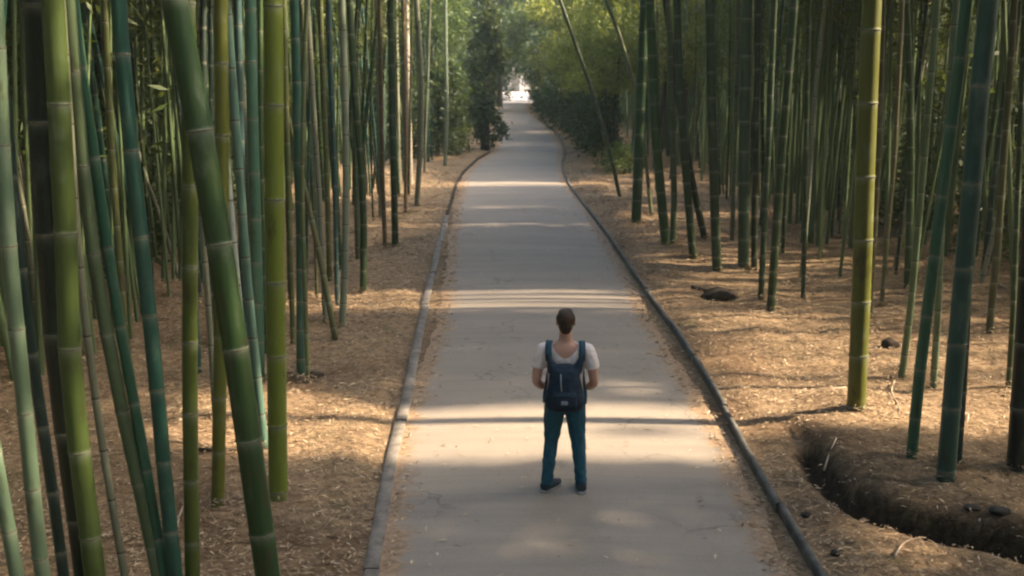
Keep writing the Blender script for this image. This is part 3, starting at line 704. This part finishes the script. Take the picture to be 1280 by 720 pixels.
tree(-4.6, 42, 8.0, .10, 'green tree with feathery boughs above the last pale stalk', (.055, .11, .03), 3.6, 8, 2.6, 1000, (.24, .07))
tree(-3.6, 52, 9.0, .10, 'taller green tree behind the dark shrubs left of the bend', (.02, .055, .02), 3.6, 9, 2.8, 1000, (.26, .09))
tree(-7.5, 36, 8.5, .10, 'olive leaved tree deeper in the grove, level with the kinked stalk', (0.170, 0.221, 0.043), 4.0, 8.5, 2.8, 800, (.24, .08))
# yellow-olive lit shrubbery behind the left clump
tree(-9.2, 21, 5.5, .06, 'sunlit yellow-olive bush tree seen behind the teal ringed stalk', (.32, .3, .05), 2.2, 5.6, 2.0, 900, (.16, .05), name='small_tree')
tree(-11.5, 23, 6.0, .06, 'olive bush tree in the gap left of the fat olive stalk', (.12, .13, .03), 2.6, 6, 2.0, 700, (.16, .05), name='small_tree')
tree(-7.6, 26, 6.0, .06, 'dull green bush tree seen between the leaning giant and its neighbours', (.10, .12, .03), 2.8, 6, 2.0, 700, (.16, .05), name='small_tree')
tree(12.2, 24, 6.5, .06, 'olive bush tree in the thicket right of the golden-edged stalk', (.12, .12, .03), 2.6, 6.4, 2.3, 900, (.17, .05), name='small_tree')
tree(9.6, 29, 6.5, .06, 'brownish olive bush tree behind the dark front stalk', (.12, .11, .03), 3.2, 6.4, 2.2, 800, (.18, .055), name='small_tree')
tree(15.5, 20, 6.0, .06, 'dull olive bush tree by the picture edge right of the grove', (.11, .11, .03), 2.4, 6, 2.2, 800, (.17, .05), name='small_tree')
# dark ivied trunk on the left at the bend
x0, y0, _ = base_at(609, 188)
r_ = tree(x0, y0, 10, .13, 'dark ivy-clad tree trunk standing at the bend on the left', (.014, .04, .018), .5, 10, .5, 1300, (.2, .1), bark='bark', limbs=9, name='ivy_clad_tree')
# far trees round the end of the path
for (px, y, h, lb, cc) in [(604, 66, 13, 'tall dark green tree just beyond the ivy-clad trunk', (.03, .075, .03)), (626, 84, 14, 'misty green tree with bare trunk left of the bright opening', (.022, .055, .028)),
                           (617, 76, 12, 'slim dark tree left of the misty bare-trunked one', (.03, .08, .035)), (672, 78, 13, 'dark tree right above the far end of the hedge', (.035, .075, .03)),
                           (700, 90, 14, 'dark green tree rising behind the hedge', (.04, .08, .03)), (590, 90, 14, 'dark tree far back behind the left shrubs', (.03, .07, .03))]:
    tree((px-640)/F*y, y, h, .16, lb, cc, 3.4, h, 3.0, 900, (.42, .17), per=7)
for (px, y, lb) in [(646, 132, 'pale misty tree rising behind the white building, nearly over its roof'), (664, 126, 'pale misty tree to the right of the white building'), (622, 128, 'pale misty tree to the left of the white building')]:
    tree((px-640)/F*y, y, 15, .2, lb, (.035, .085, .04), 4.0, 15, 4.2, 900, (.6, .3), per=7)

def shrub(pts, w, h, n, label, color, name='shrub', size=(.16, .07), stems=10):
    """pts: ground polyline of the row it fills; w: depth; h: height"""
    P = np.array(pts, float); s = np.concatenate([[0], np.cumsum(np.linalg.norm(np.diff(P, axis=0), axis=1))])
    root = empty(name, (P[:, 0].mean(), P[:, 1].mean(), 0)); tag(root, label, 'hedge' if name == 'hedge' else 'shrub')
    b = np.array([P[:, 0].mean(), P[:, 1].mean(), 0])
    t = rng.random(n)*s[-1]; C0 = np.stack([np.interp(t, s, P[:, 0]), np.interp(t, s, P[:, 1]), np.zeros(n)], 1)
    hh = h*(.85+.3*vnoise(t, t*0, .8, 5)); zf = rng.random(n)**.75
    C0[:, 0] += w*(rng.random(n)-.5)*(1-.3*zf); C0[:, 1] += w*.5*(rng.random(n)-.5); C0[:, 2] = .08+hh*zf
    a = sprays(C0, rng.random(n)*.8, 7, size, size[0]*.8, .2)
    link('foliage', leaf_mesh('foliage', a[0]-b, *a[1:]), M['leaf'], root, color=color, smooth=False)
    for k in range(stems):
        q = random.random()*s[-1]; p = np.array([np.interp(q, s, P[:, 0]), np.interp(q, s, P[:, 1]), 0])-b+np.array([random.uniform(-.3, .3)*w, 0, 0])
        tb = Tube(); tb.add([p, p+np.array([.05, 0, h*.5]), p+np.array([random.uniform(-.15, .15), 0, h*.9])], [.03, .022, .01], 6); link('stem', tb.build('stem'), M['bark'], root)
    return root
DK = (.015, .045, .022)
shrub([g2(735, 203)+[.6, 0], g2(712, 178)+[.7, 0], g2(700, 168)+[.7, 0]], 1.3, 2.6, 1500, 'nearer half of the dark green hedge edging the far right bend', DK, 'hedge', (.2, .09), 14)
shrub([g2(697, 164)+[.7, 0], g2(680, 150)+[.7, 0], g2(668, 140)+[.8, 0], (2.6, 84), (2.3, 91)], 1.5, 2.4, 1700, 'farther half of the dark hedge, running on to the bright opening', DK, 'hedge', (.26, .12), 10)
shrub([g2(590, 193)+[-.9, 0], g2(575, 196)+[-.8, 0]], 1.5, 3.4, 900, 'tall dark shrub beside the ivy-clad trunk left of the bend', DK, 'shrub', (.2, .09), 8)
shrub([(-3.6, 42), (-5.2, 41)], 1.2, 3.0, 800, 'tall dark shrub behind the last pale stalk on the left', (.02, .055, .025), 'shrub', (.2, .09), 8)
shrub([(-2.4, 52), (-2.6, 66), (-3, 90)], 1.3, 3.0, 1500, 'long dark shrub row lining the far left of the path', DK, 'shrub', (.3, .13), 8)
shrub([(-.5, 95.5), (-3.5, 96)], 1.4, 3.6, 700, 'dark shrub closing the far end of the path on the left of the opening', DK, 'shrub', (.3, .13), 4)
shrub([(1.75, 95.5), (4.5, 96)], 1.4, 3.6, 700, 'dark shrub closing the far end of the path on the right of the opening', DK, 'shrub', (.3, .13), 4)
shrub([g2(780, 222)+[0, .3], g2(765, 214)+[0, .4]], .9, .8, 160, 'small bright green bush at the foot of the slanting far stalk', (.10, .15, .03), 'bush', (.2, .05), 3)
shrub([(8.2, 25.5), (9.6, 25)], .9, .6, 140, 'low green bush at the feet of the stalks behind the dark front stalk', (.05, .09, .03), 'bush', (.18, .05), 3)

# building at the end
root = empty('white_building', (.35, 119, 0)); tag(root, 'white building gleaming in the sunlit opening at the far end of the path', 'building')
def boxm(name, x0, x1, y0, y1, z0, z1, mat, parent, bev=0):
    bm = bmesh.new(); bmesh.ops.create_cube(bm, size=1)
    for v in bm.verts: v.co = ((x0+x1)/2+v.co.x*(x1-x0), (y0+y1)/2+v.co.y*(y1-y0), (z0+z1)/2+v.co.z*(z1-z0))
    if bev: bmesh.ops.bevel(bm, geom=bm.edges[:], offset=bev, segments=2, affect='EDGES')
    me = bpy.data.meshes.new(name); bm.to_mesh(me); bm.free(); return link(name, me, mat, parent, smooth=False)
wl = boxm('wall', -3.2, 3.2, 0, 4, 0, 2.3, M['plaster'], root)
boxm('door', -.45, .45, -.04, -.003, 0, 1.7, M['rooftile'], root); boxm('window', 1.1, 1.9, -.04, -.003, .9, 1.7, M['rooftile'], root); boxm('window', -1.9, -1.1, -.04, -.003, .9, 1.7, M['rooftile'], root)
bm = bmesh.new(); vv = [bm.verts.new(p) for p in ((-3.6, -.5, 2.32), (3.6, -.5, 2.32), (3.6, 4.5, 2.32), (-3.6, 4.5, 2.32), (-2.6, 2, 3.4), (2.6, 2, 3.4))]
for f in ((0, 1, 5, 4), (2, 3, 4, 5), (1, 2, 5), (3, 0, 4), (3, 2, 1, 0)): bm.faces.new([vv[i] for i in f])
me = bpy.data.meshes.new('roof'); bm.to_mesh(me); link('roof', me, M['rooftile'], root, smooth=False)

# ------------------------------------------------------------------ litter on the ground
n = 125000
y = 5.5+32*rng.random(n)**1.5; x = rng.uniform(-1, 1, n)*np.clip(y*.52+1, 0, 13)
l, r = edge(PL, y), edge(PR, y); ql, qr = edge(QL, y), edge(QR, y)
on = (x > l+.02) & (x < r-.02); keep = ~on
onk = (np.abs(x-ql) < .1) | (np.abs(x-qr) < .09); keep &= ~onk | (rng.random(n) < .06)
dt, _ = trench_d(x, y); keep &= ~((dt < .22) & (x > 2.6) & (rng.random(n) < .85))
pat = vnoise(x, y, .9, 21); keep &= rng.random(n) < .35+.9*pat
x, y, l, r = x[keep], y[keep], l[keep], r[keep]; n = len(x)
bs = np.array([p for p in placed if 6 < p[1] < 30]); bi = rng.integers(0, len(bs), 14000); rr_ = np.abs(rng.normal(size=14000))*.16+.03; th_ = rng.uniform(0, 2*PI, 14000)
x = np.concatenate([x, bs[bi, 0]+rr_*np.cos(th_)]); y = np.concatenate([y, bs[bi, 1]+rr_*np.sin(th_)]); heap = np.concatenate([np.zeros(n), .07*np.exp(-(rr_/.14)**2)]); n = len(x)
z = gh(x, y)+.012+.03*rng.random(n)**2+heap
D = rng.normal(size=(n, 3)); D[:, 2] = rng.normal(size=n)*.14; Nn = np.zeros((n, 3)); Nn[:, 2] = 1; Nn[:, :2] = rng.normal(size=(n, 2))*.35
sc2 = .75+.035*y
rn = np.clip(rng.random(n)*.75+.25*vnoise(x, y, 1.2, 31)+.15*(vnoise(x, y, .5, 41)-.5), 0, 1)
tag(link('leaf_litter', leaf_mesh('leaf_litter', np.stack([x, y, z], 1), D,   .06*rng.uniform(.4, 1.7, n)*sc2, .011*rng.uniform(.6, 1.6, n)*sc2, rn, Nn), M['litter'], smooth=False),
    'dry tan bamboo leaves and straw strewn over the verges', 'leaf litter', kind='stuff')
# scattered leaves on the path itself
n = 900; y = 5.5+22*rng.random(n); l, r = edge(PL, y), edge(PR, y); e = rng.random(n)**3.2*.48; x = np.where(rng.random(n) < .5, l+e*(r-l), r-e*(r-l))
D = rng.normal(size=(n, 3)); D[:, 2] *= .08; Nn = np.zeros((n, 3)); Nn[:, 2] = 1
cc = (x-l)/(r-l)*2-1
tag(link('fallen_leaves', leaf_mesh('fallen_leaves', np.stack([x, y, .02+.03*(1-cc**2)], 1), D, .07*rng.uniform(.5, 1.4, n), .018*rng.uniform(.6, 1.4, n), rng.random(n), Nn), M['litter'], smooth=False),
    'few dry leaves blown along the edges of the path', 'leaf litter', kind='stuff')

# single fallen things
def stick(px, rad, mat, label, name='fallen_stick', lift=.02, cat='stick'):
    P = []
    for u, v in px:
        a, b = g2(u, v); P.append((a, b, max(float(gh(a, b)), -.01)+lift+rad*.5))
    P = np.array(P); b = P.mean(0); tb = Tube(); D_, s_ = resample(P-b) if len(P) > 2 else (P-b, None)
    tb.add(D_, np.linspace(rad, rad*.55, len(D_)), 8); o = link(name, tb.build(name), mat, loc=tuple(b)); tag(o, label, cat); return o
stick([(1118, 706), (1122, 690), (1126, 682), (1140, 677), (1150, 675)], .010, M['twig'], 'bleached hooked twig lying below the dark hollow')
stick([(1148, 675), (1153, 672), (1157, 674)], .007, M['twig'], 'tiny pale twig tip beside the bleached hooked twig')
stick([(236, 573), (260, 574), (298, 567)], .028, M['darkwood'], 'black fallen branch behind the half-hidden yellowish stalk', 'fallen_branch', cat='branch')
stick([(1030, 590), (1037, 578), (1044, 572)], .012, M['twig'], 'pale broken twig at the rim of the dark hollow')
stick([(1118, 478), (1112, 498), (1120, 520), (1124, 532)], .011, M['twig'], 'curved pale root right of the golden-edged stalk')
stick([(1056, 494), (1045, 500), (1035, 504)], .012, M['twig'], 'pale sheath strip left of the golden-edged stalk foot')
stick([(1200, 527), (1212, 517), (1208, 538)], .012, M['twig'], 'pale curled strip by the foot of the thick blue-green stalk')
stick([(865, 362), (885, 367), (905, 371)], .03, M['darkwood'], 'dark rotten branch by the stalks right of the path', 'fallen_branch', cat='branch')
stick([(497, 362), (512, 355)], .01, M['twig'], 'thin dry stick on the litter near the left kerb')
stick([(232, 640), (226, 655), (218, 668), (222, 680)], .009, M['twig'], 'forked pale twig at the foot of the leaning giant')
stick([(1250, 358), (1262, 364), (1270, 370)], .02, M['twig'], 'bleached short cane on the ground behind the brownish dark stalk')
def rock(u, v, s, mat, label, name='stone', cat='stone'):
    a, b, c_ = base_at(u, v); bm = bmesh.new(); bmesh.ops.create_icosphere(bm, subdivisions=3, radius=1)
    sx, sy, sz = s
    for w in bm.verts:
        k = 1+.28*noise.noise(w.co*1.7+Vector((u, v, 0)))+.1*noise.noise(w.co*5+Vector((v, u, 0))); w.co = Vector((w.co.x*sx, w.co.y*sy, w.co.z*sz))*k
    me = bpy.data.meshes.new(name); bm.to_mesh(me); bm.free(); o = link(name, me, mat, loc=(a, b, c_+sz*.35)); tag(o, label, cat); return o
rock(900, 374, (.30, .2, .14), M['darkwood'], 'black rotten stump lump below the crossing dark stalk', 'tree_stump', 'stump')
rock(1112, 434, (.13, .1, .09), M['darkwood'], 'small dark stump left of the curving slim stalk', 'tree_stump', 'stump')
rock(1250, 640, (.09, .07, .035), M['stone'], 'dark stone on the bank above the hollow')
rock(1215, 636, (.07, .05, .025), M['stone'], 'smaller dark stone left of the bank stone')
rock(1045, 693, (.05, .04, .03), M['stone'], 'small dark stone beside the right kerb')
rock(392, 470, (.12, .09, .04), M['darkwood'], 'dark wood chunk beside the slate teal stalk', 'wood_chunk', 'wood')
rock(1007, 645, (.05, .04, .03), M['stone'], 'little dark stone just below the hollow')

# ------------------------------------------------------------------ the walker
def remeshed(tb_list, voxel, name, smooth=3, carve=None):
    """fuse the lofts into one continuous skin"""
    me = tb_list.build('tmp'); o = bpy.data.objects.new('tmp', me); col.objects.link(o)
    m = o.modifiers.new('r', 'REMESH'); m.mode = 'VOXEL'; m.voxel_size = voxel
    s_ = o.modifiers.new('s', 'SMOOTH'); s_.iterations = smooth; s_.factor = .5
    dg = bpy.context.evaluated_depsgraph_get(); dg.update()
    r_ = bpy.data.meshes.new_from_object(o.evaluated_get(dg)); bpy.data.objects.remove(o); r_.name = name; r_.materials.clear()
    return r_
def displace(me, fn):
    n = len(me.vertices); C = np.empty(n*3, np.float32); me.vertices.foreach_get('co', C); Nm = np.empty(n*3, np.float32)
    me.vertex_normals.foreach_get('vector', Nm); C = C.reshape(-1, 3); Nm = Nm.reshape(-1, 3)
    for i in range(n): C[i] += Nm[i]*fn(Vector(C[i]))
    me.vertices.foreach_set('co', C.ravel()); me.update()
def ellip(tb, c, r, seg=18):
    q = np.linspace(-.999, .999, 12); P = np.array([[c[0], c[1], c[2]+r[2]*k] for k in np.sin(q*PI/2)])
    rad = r[0]*np.cos(q*PI/2); tb.add(P, np.maximum(rad, 1e-3), seg, ell=r[1]/r[0])
def zloft(tb, rows, seg=28):
    """rows of (x, y, z, rx, ry) -> elliptical rings (kept horizontal)"""
    n = len(rows); rows = np.array(rows); t = np.linspace(0, n-1, (n-1)*5+1); K = np.stack([np.interp(t, range(n), rows[:, k]) for k in range(5)], 1)
    for _ in range(3): K[1:-1] = (K[:-2]+2*K[1:-1]+K[2:])/4
    th = np.linspace(0, 2*PI, seg, endpoint=False)
    V = np.stack([K[:, 0, None]+K[:, 3, None]*np.cos(th), K[:, 1, None]+K[:, 4, None]*np.sin(th), K[:, 2, None]+0*th], -1)
    m = len(K); i = np.arange(m-1)[:, None]*seg; j = np.arange(seg)[None, :]; j2 = (j+1) % seg
    tb.V.append(V.reshape(-1, 3)); tb.Q.append(np.stack([i+j, i+j2, i+seg+j2, i+seg+j], -1).reshape(-1, 4)+tb.n); tb.A.append(np.zeros(m*seg)); tb.B.append(np.zeros(m*seg))
    b0, b1 = tb.n, tb.n+(m-1)*seg; tb.n += m*seg
    tb.V.append(np.array([V[0].mean(0), V[-1].mean(0)])); tb.A.append(np.zeros(2)); tb.B.append(np.zeros(2)); jj = np.arange(seg)
    tb.caps = getattr(tb, 'caps', []) + [np.stack([np.full(seg, tb.n), b0+(jj+1) % seg, b0+jj], -1), np.stack([np.full(seg, tb.n+1), b1+jj, b1+(jj+1) % seg], -1)]; tb.n += 2
def limb(tb, pts, rad, seg=16):
    P = np.array(pts, float); n = len(P); t = np.linspace(0, n-1, (n-1)*6+1)
    K = np.stack([np.interp(t, range(n), P[:, k]) for k in range(3)], 1); r_ = np.interp(t, range(n), rad)
    for _ in range(2): K[1:-1] = (K[:-2]+2*K[1:-1]+K[2:])/4
    tb.add(K, r_, seg)
px_, py_, _ = g2(705, 617)[0], g2(705, 617)[1], 0
person = empty('person', (px_, py_, .034)); tag(person, 'person seen from behind in pale top and teal jeans, standing still mid-path', 'person'); person.scale = (1, 1, .965); person.rotation_euler.z = R(-4)
b = Tube()
zloft(b, [(0, 0, .86, .13, .10), (0, 0, .95, .155, .115), (0, .005, 1.06, .135, .10), (0, .01, 1.2, .15, .108), (0, 0, 1.32, .172, .112), (0, -.005, 1.41, .165, .092), (0, -.005, 1.455, .11, .075), (0, 0, 1.49, .062, .06), (0, .01, 1.56, .056, .058), (0, .015, 1.62, .055, .058)])
ellip(b, (0, .015, 1.675), (.074, .092, .105)); ellip(b, (0, .045, 1.61), (.052, .06, .055))
ellip(b, (0, .112, 1.655), (.013, .02, .026)); ellip(b, (0, .098, 1.612), (.024, .014, .011)); ellip(b, (0, .085, 1.58), (.022, .022, .016))
for s in (-1, 1):
    ellip(b, (s*.078, .015, 1.655), (.012, .022, .032))
    limb(b, [(s*.13, -.005, 1.40), (s*.195, -.01, 1.395), (s*.235, -.02, 1.28), (s*.262, -.045, 1.10), (s*.225, .07, 1.02), (s*.14, .175, 1.0)], [.055, .060, .052, .041, .040, .028])
    limb(b, [(s*.085, 0, .9), (s*.10, .005, .75), (s*.118, .01, .5), (s*.135, -.01, .33), (s*.156, -.02, .09)], [.095, .085, .056, .050, .036])
    limb(b, [(s*.148, -.045, .05), (s*.165, .03, .045), (s*.19, .13, .03)], [.036, .036, .025])
    # hand: palm, four fingers of different lengths and a thumb, resting on the other hand in front of the belt
    hx = s*.095; zo = .028*s
    limb(b, [(s*.14, .175, 1.0), (s*.11, .20, .995+zo*.5), (s*.075, .215, .985+zo)], [.028, .034, .034])
    for k, (ln, dz) in enumerate(((.066, .028), (.074, .010), (.069, -.009), (.054, -.027))):
        p0 = (s*.075, .218, .985+zo+dz); p1 = (s*(.075-ln*.5), .235+.012*s, .983+zo+dz); p2 = (s*(.075-ln), .228+.012*s, .975+zo+dz)
        limb(b, [p0, p1, p2], [.0095, .009, .0075], 10)
    limb(b, [(s*.105, .212, 1.01+zo), (s*.08, .226, 1.035+zo), (s*.055, .235, 1.04+zo)], [.013, .0105, .0085], 10)
link('body', remeshed(b, .0062, 'body', 3), M['skin'], person)
for s in (-1, 1):
    e = Tube(); ellip(e, (s*.03, .094, 1.68), (.011, .0095, .007), 12); ey = link('eye', e.build('eye'), M['plaster'], person)
    e = Tube(); ellip(e, (s*.03, .1015, 1.68), (.0052, .0035, .0055), 12); link('iris', e.build('iris'), M['hair'], ey)
    e = Tube(); limb(e, [(s*.015, .107, 1.698), (s*.03, .107, 1.703), (s*.045, .098, 1.699)], [.003, .004, .003], 8); link('eyebrow', e.build('eyebrow'), M['hair'], person)
h = Tube(); ellip(h, (0, -.002, 1.695), (.086, .100, .094)); ellip(h, (0, -.045, 1.635), (.066, .055, .07)); ellip(h, (.0, .05, 1.745), (.066, .06, .038))
limb(h, [(0, -.05, 1.6), (0, -.048, 1.565)], [.045, .03])
hm = remeshed(h, .006, 'hair', 3)
displace(hm, lambda c: .006*noise.noise(Vector((c.x*40, c.y*40, c.z*14))))
link('hair', hm, M['hair'], person)
t = Tube()
zloft(t, [(0, .004, .93, .172, .130), (0, .006, 1.06, .155, .118), (0, .01, 1.2, .166, .122), (0, 0, 1.32, .186, .125), (0, -.005, 1.405, .182, .106), (0, -.005, 1.45, .125, .088), (0, -.003, 1.472, .085, .075)])
for s in (-1, 1): limb(t, [(s*.12, -.005, 1.40), (s*.195, -.01, 1.402), (s*.228, -.017, 1.31), (s*.245, -.025, 1.225)], [.065, .072, .068, .064])
tm = remeshed(t, .0075, 'shirt', 4)
displace(tm, lambda c: .006*noise.noise(c*16)+.004*noise.noise(c*32))
# scooped neck at the back
bm = bmesh.new(); bm.from_mesh(tm)
bmesh.ops.delete(bm, geom=[f for f in bm.faces if f.calc_center_median().z > 1.35+7*f.calc_center_median().x**2 and abs(f.calc_center_median().x) < .115 and f.calc_center_median().y < .0], context='FACES')
bm.to_mesh(tm); bm.free()
link('shirt', tm, M['shirt'], person)
j = Tube()
zloft(j, [(0, 0, .84, .155, .115), (0, -.01, .9, .176, .14), (0, -.005, .98, .170, .132), (0, .0, 1.03, .158, .122)])
for s in (-1, 1): limb(j, [(s*.085, -.005, .93), (s*.10, 0, .75), (s*.122, .005, .5), (s*.142, -.012, .3), (s*.157, -.018, .10), (s*.159, -.018, .065)], [.103, .094, .069, .060, .054, .056])
jm = remeshed(j, .0075, 'jeans', 3)
displace(jm, lambda c: .004*noise.noise(c*9)+.0035*math.sin(c.z*48+6*noise.noise(c*6)+(4 if c.x > 0 else 0))*(1 if c.z < .35 or .45 < c.z < .6 else .4))
link('jeans', jm, M['jeans'], person)
for s, rot in ((-1, .62), (1, .12)):
    c_, sn = math.cos(rot*-s), math.sin(rot*-s)
    def tf(p): return (s*.158+p[0]*c_+p[1]*-sn*-1*1.0, -.02+p[1]*c_-p[0]*sn, p[2])
    sh = Tube(); limb(sh, [tf((0, -.05, .055)), tf((0, .03, .055)), tf((0, .12, .043)), tf((0, .19, .036))], [.046, .047, .043, .03]); zloft(sh, [(s*.158, -.025, .05, .045, .05), (s*.158, -.02, .12, .045, .05)])
    sm = remeshed(sh, .006, 'shoe', 3)
    for v in sm.vertices: v.co.z = max(v.co.z, .016)
    shoe = link('shoe', sm, M['shoe'], person)
    so = Tube(); P = np.array([tf((0, q, .010)) for q in np.linspace(-.095, .215, 14)]); w_ = .047*np.sqrt(np.clip(1-(np.linspace(-1, 1, 14))**6, .02, 1))
    V = []; 
    for zz in (0, .022):
        pass
    so.add(P, w_*.24, 12, ell=4.2); link('sole', so.build('sole'), M['sole'], shoe)

# backpack
bp = empty('backpack', (px_, py_, .034)); tag(bp, 'dark navy backpack worn on the back of the standing person', 'backpack'); bp.scale = (1, 1, .965); bp.rotation_euler.z = R(-4)
def outline_prism(outl, y0, y1, name, mat, parent, bev=.03, seg=4):
    bm = bmesh.new(); a = [bm.verts.new((p[0], y0, p[1])) for p in outl]; f = bm.faces.new(a)
    ex = bmesh.ops.extrude_face_region(bm, geom=[f]); 
    for v in ex['geom']:
        if isinstance(v, bmesh.types.BMVert): v.co.y = y1
    bmesh.ops.recalc_face_normals(bm, faces=bm.faces[:])
    bmesh.ops.bevel(bm, geom=[e for e in bm.edges], offset=bev, segments=seg, affect='EDGES', clamp_overlap=True)
    bmesh.ops.triangulate(bm, faces=[f for f in bm.faces if len(f.verts) > 4])
    me = bpy.data.meshes.new(name); bm.to_mesh(me); bm.free(); return link(name, me, mat, parent)
pk = Tube()
zloft(pk, [(0, -.20, .87, .13, .05), (0, -.215, .90, .168, .09), (0, -.22, .97, .176, .105), (0, -.21, 1.07, .158, .10), (0, -.195, 1.18, .142, .085), (0, -.18, 1.26, .13, .065), (0, -.165, 1.30, .09, .045)])
for s in (-1, 1): limb(pk, [(s*.10, -.17, 1.24), (s*.135, -.15, 1.33), (s*.15, -.125, 1.385)], [.05, .034, .024])
pm = remeshed(pk, .008, 'pack_body', 5)
displace(pm, lambda c: .009*noise.noise(c*9)+.004*noise.noise(c*24))
link('pack_body', pm, M['pack'], bp)
pk = Tube(); zloft(pk, [(0, -.295, .91, .10, .03), (0, -.312, .96, .12, .036), (0, -.306, 1.05, .11, .032), (0, -.29, 1.08, .09, .02)]); pp = link('front_pocket', remeshed(pk, .007, 'front_pocket', 4), M['pack'], bp)
z_ = Tube(); z_.add([(-.09, -.325, 1.05), (0, -.338, 1.06), (.09, -.325, 1.05)], [.004]*3, 6); link('zip', z_.build('zip'), M['strap'], pp)
boxm('emblem_patch', -.028, .032, -.357, -.346, .975, 1.012, M['patch'], pp, .004)
z_ = Tube(); z_.add([(-.035, -.262, 1.24), (-.032, -.292, 1.16), (-.025, -.322, 1.09)], [.006, .006, .006], 6); link('pull_cord', z_.build('pull_cord'), M['patch'], bp)
for s in (-1, 1):
    sp = Tube(); P = np.array([(s*.145, -.14, 1.33), (s*.150, -.135, 1.40), (s*.150, -.10, 1.458), (s*.148, -.03, 1.487), (s*.145, .05, 1.475), (s*.145, .12, 1.41), (s*.148, .145, 1.30), (s*.155, .14, 1.15), (s*.178, .07, 1.02), (s*.19, -.05, .96), (s*.185, -.15, .93)])
    K = P.copy(); tt = np.linspace(0, len(P)-1, 50); K = np.stack([np.interp(tt, range(len(P)), P[:, k]) for k in range(3)], 1)
    for _ in range(6): K[1:-1] = (K[:-2]+2*K[1:-1]+K[2:])/4
    T = np.gradient(K, axis=0); T /= np.linalg.norm(T, axis=1)[:, None]
    w_ = np.interp(tt, [0, 1, 6, 7, 10], [.030, .030, .026, .014, .012])[:, None]
    S_ = np.array([1., 0, 0])-T*T[:, :1]; S_ /= np.linalg.norm(S_, axis=1)[:, None]; Nn = np.cross(T, S_)
    V = np.concatenate([K-S_*w_-Nn*.006, K+S_*w_-Nn*.006, K+S_*w_+Nn*.006, K-S_*w_+Nn*.006]); m = 50; Qd = []
    for a in range(m-1):
        for b_ in range(4): c2 = (b_+1) % 4; Qd.append((b_*m+a, c2*m+a, c2*m+a+1, b_*m+a+1))
    Qd += [(0, m, 2*m, 3*m), (m-1, 4*m-1, 3*m-1, 2*m-1)]
    link('shoulder_strap', mesh_np('shoulder_strap', V, Qd), M['strap'], bp, smooth=False)

# ------------------------------------------------------------------ light
w = bpy.data.worlds.new('World'); sc.world = w; w.use_nodes = True; nt = w.node_tree
def haze_box():
    bm = bmesh.new(); bmesh.ops.create_cube(bm, size=1)
    for v in bm.verts: v.co = (v.co.x*400, 70+v.co.y*240, 9+v.co.z*23)
    me = bpy.data.meshes.new('haze'); bm.to_mesh(me); bm.free()
    m = bpy.data.materials.new('thin_haze'); m.use_nodes = True; t = m.node_tree; t.nodes.clear()
    o_ = t.nodes.new('ShaderNodeOutputMaterial'); pv = t.nodes.new('ShaderNodeVolumePrincipled')
    pv.inputs['Color'].default_value = (.72, .95, .84, 1); pv.inputs['Density'].default_value = HAZE; pv.inputs['Anisotropy'].default_value = .3
    t.links.new(pv.outputs[0], o_.inputs['Volume']); tag(link('haze', me, m, smooth=False), 'thin pale haze hanging between the trees', 'haze', kind='stuff')
HAZE = .0012
haze_box()
sc.cycles.volume_bounces = 0
sky = nt.nodes.new('ShaderNodeTexSky'); sky.sky_type = 'NISHITA'; sky.sun_disc = False
sky.sun_elevation = ELEV; sky.sun_rotation = R(90); sky.air_density = .8; sky.dust_density = 5; sky.ozone_density = .6
nt.nodes['Background'].inputs['Strength'].default_value = .15
nt.links.new(sky.outputs[0], nt.nodes['Background'].inputs['Color'])
sd = bpy.data.lights.new('sun', 'SUN'); sd.energy = 3.5; sd.angle = R(1.5); sd.color = (1, .80, .58)
so = bpy.data.objects.new('sun', sd); col.objects.link(so)
so.rotation_euler = Vector((-math.cos(ELEV), 0, -math.sin(ELEV))).to_track_quat('-Z', 'Y').to_euler()
vs = sc.view_settings; vs.view_transform = 'Standard'; vs.look = 'None'; vs.gamma = 1; vs.use_curve_mapping = False; vs.exposure = 2.36
sc.display_settings.display_device = 'sRGB'
sc.render.engine = 'CYCLES'
sc.cycles.max_bounces = 6; sc.cycles.diffuse_bounces = 3; sc.cycles.transmission_bounces = 4; sc.cycles.transparent_max_bounces = 4
sc.cycles.use_denoising = True; sc.cycles.filter_width = 2.2
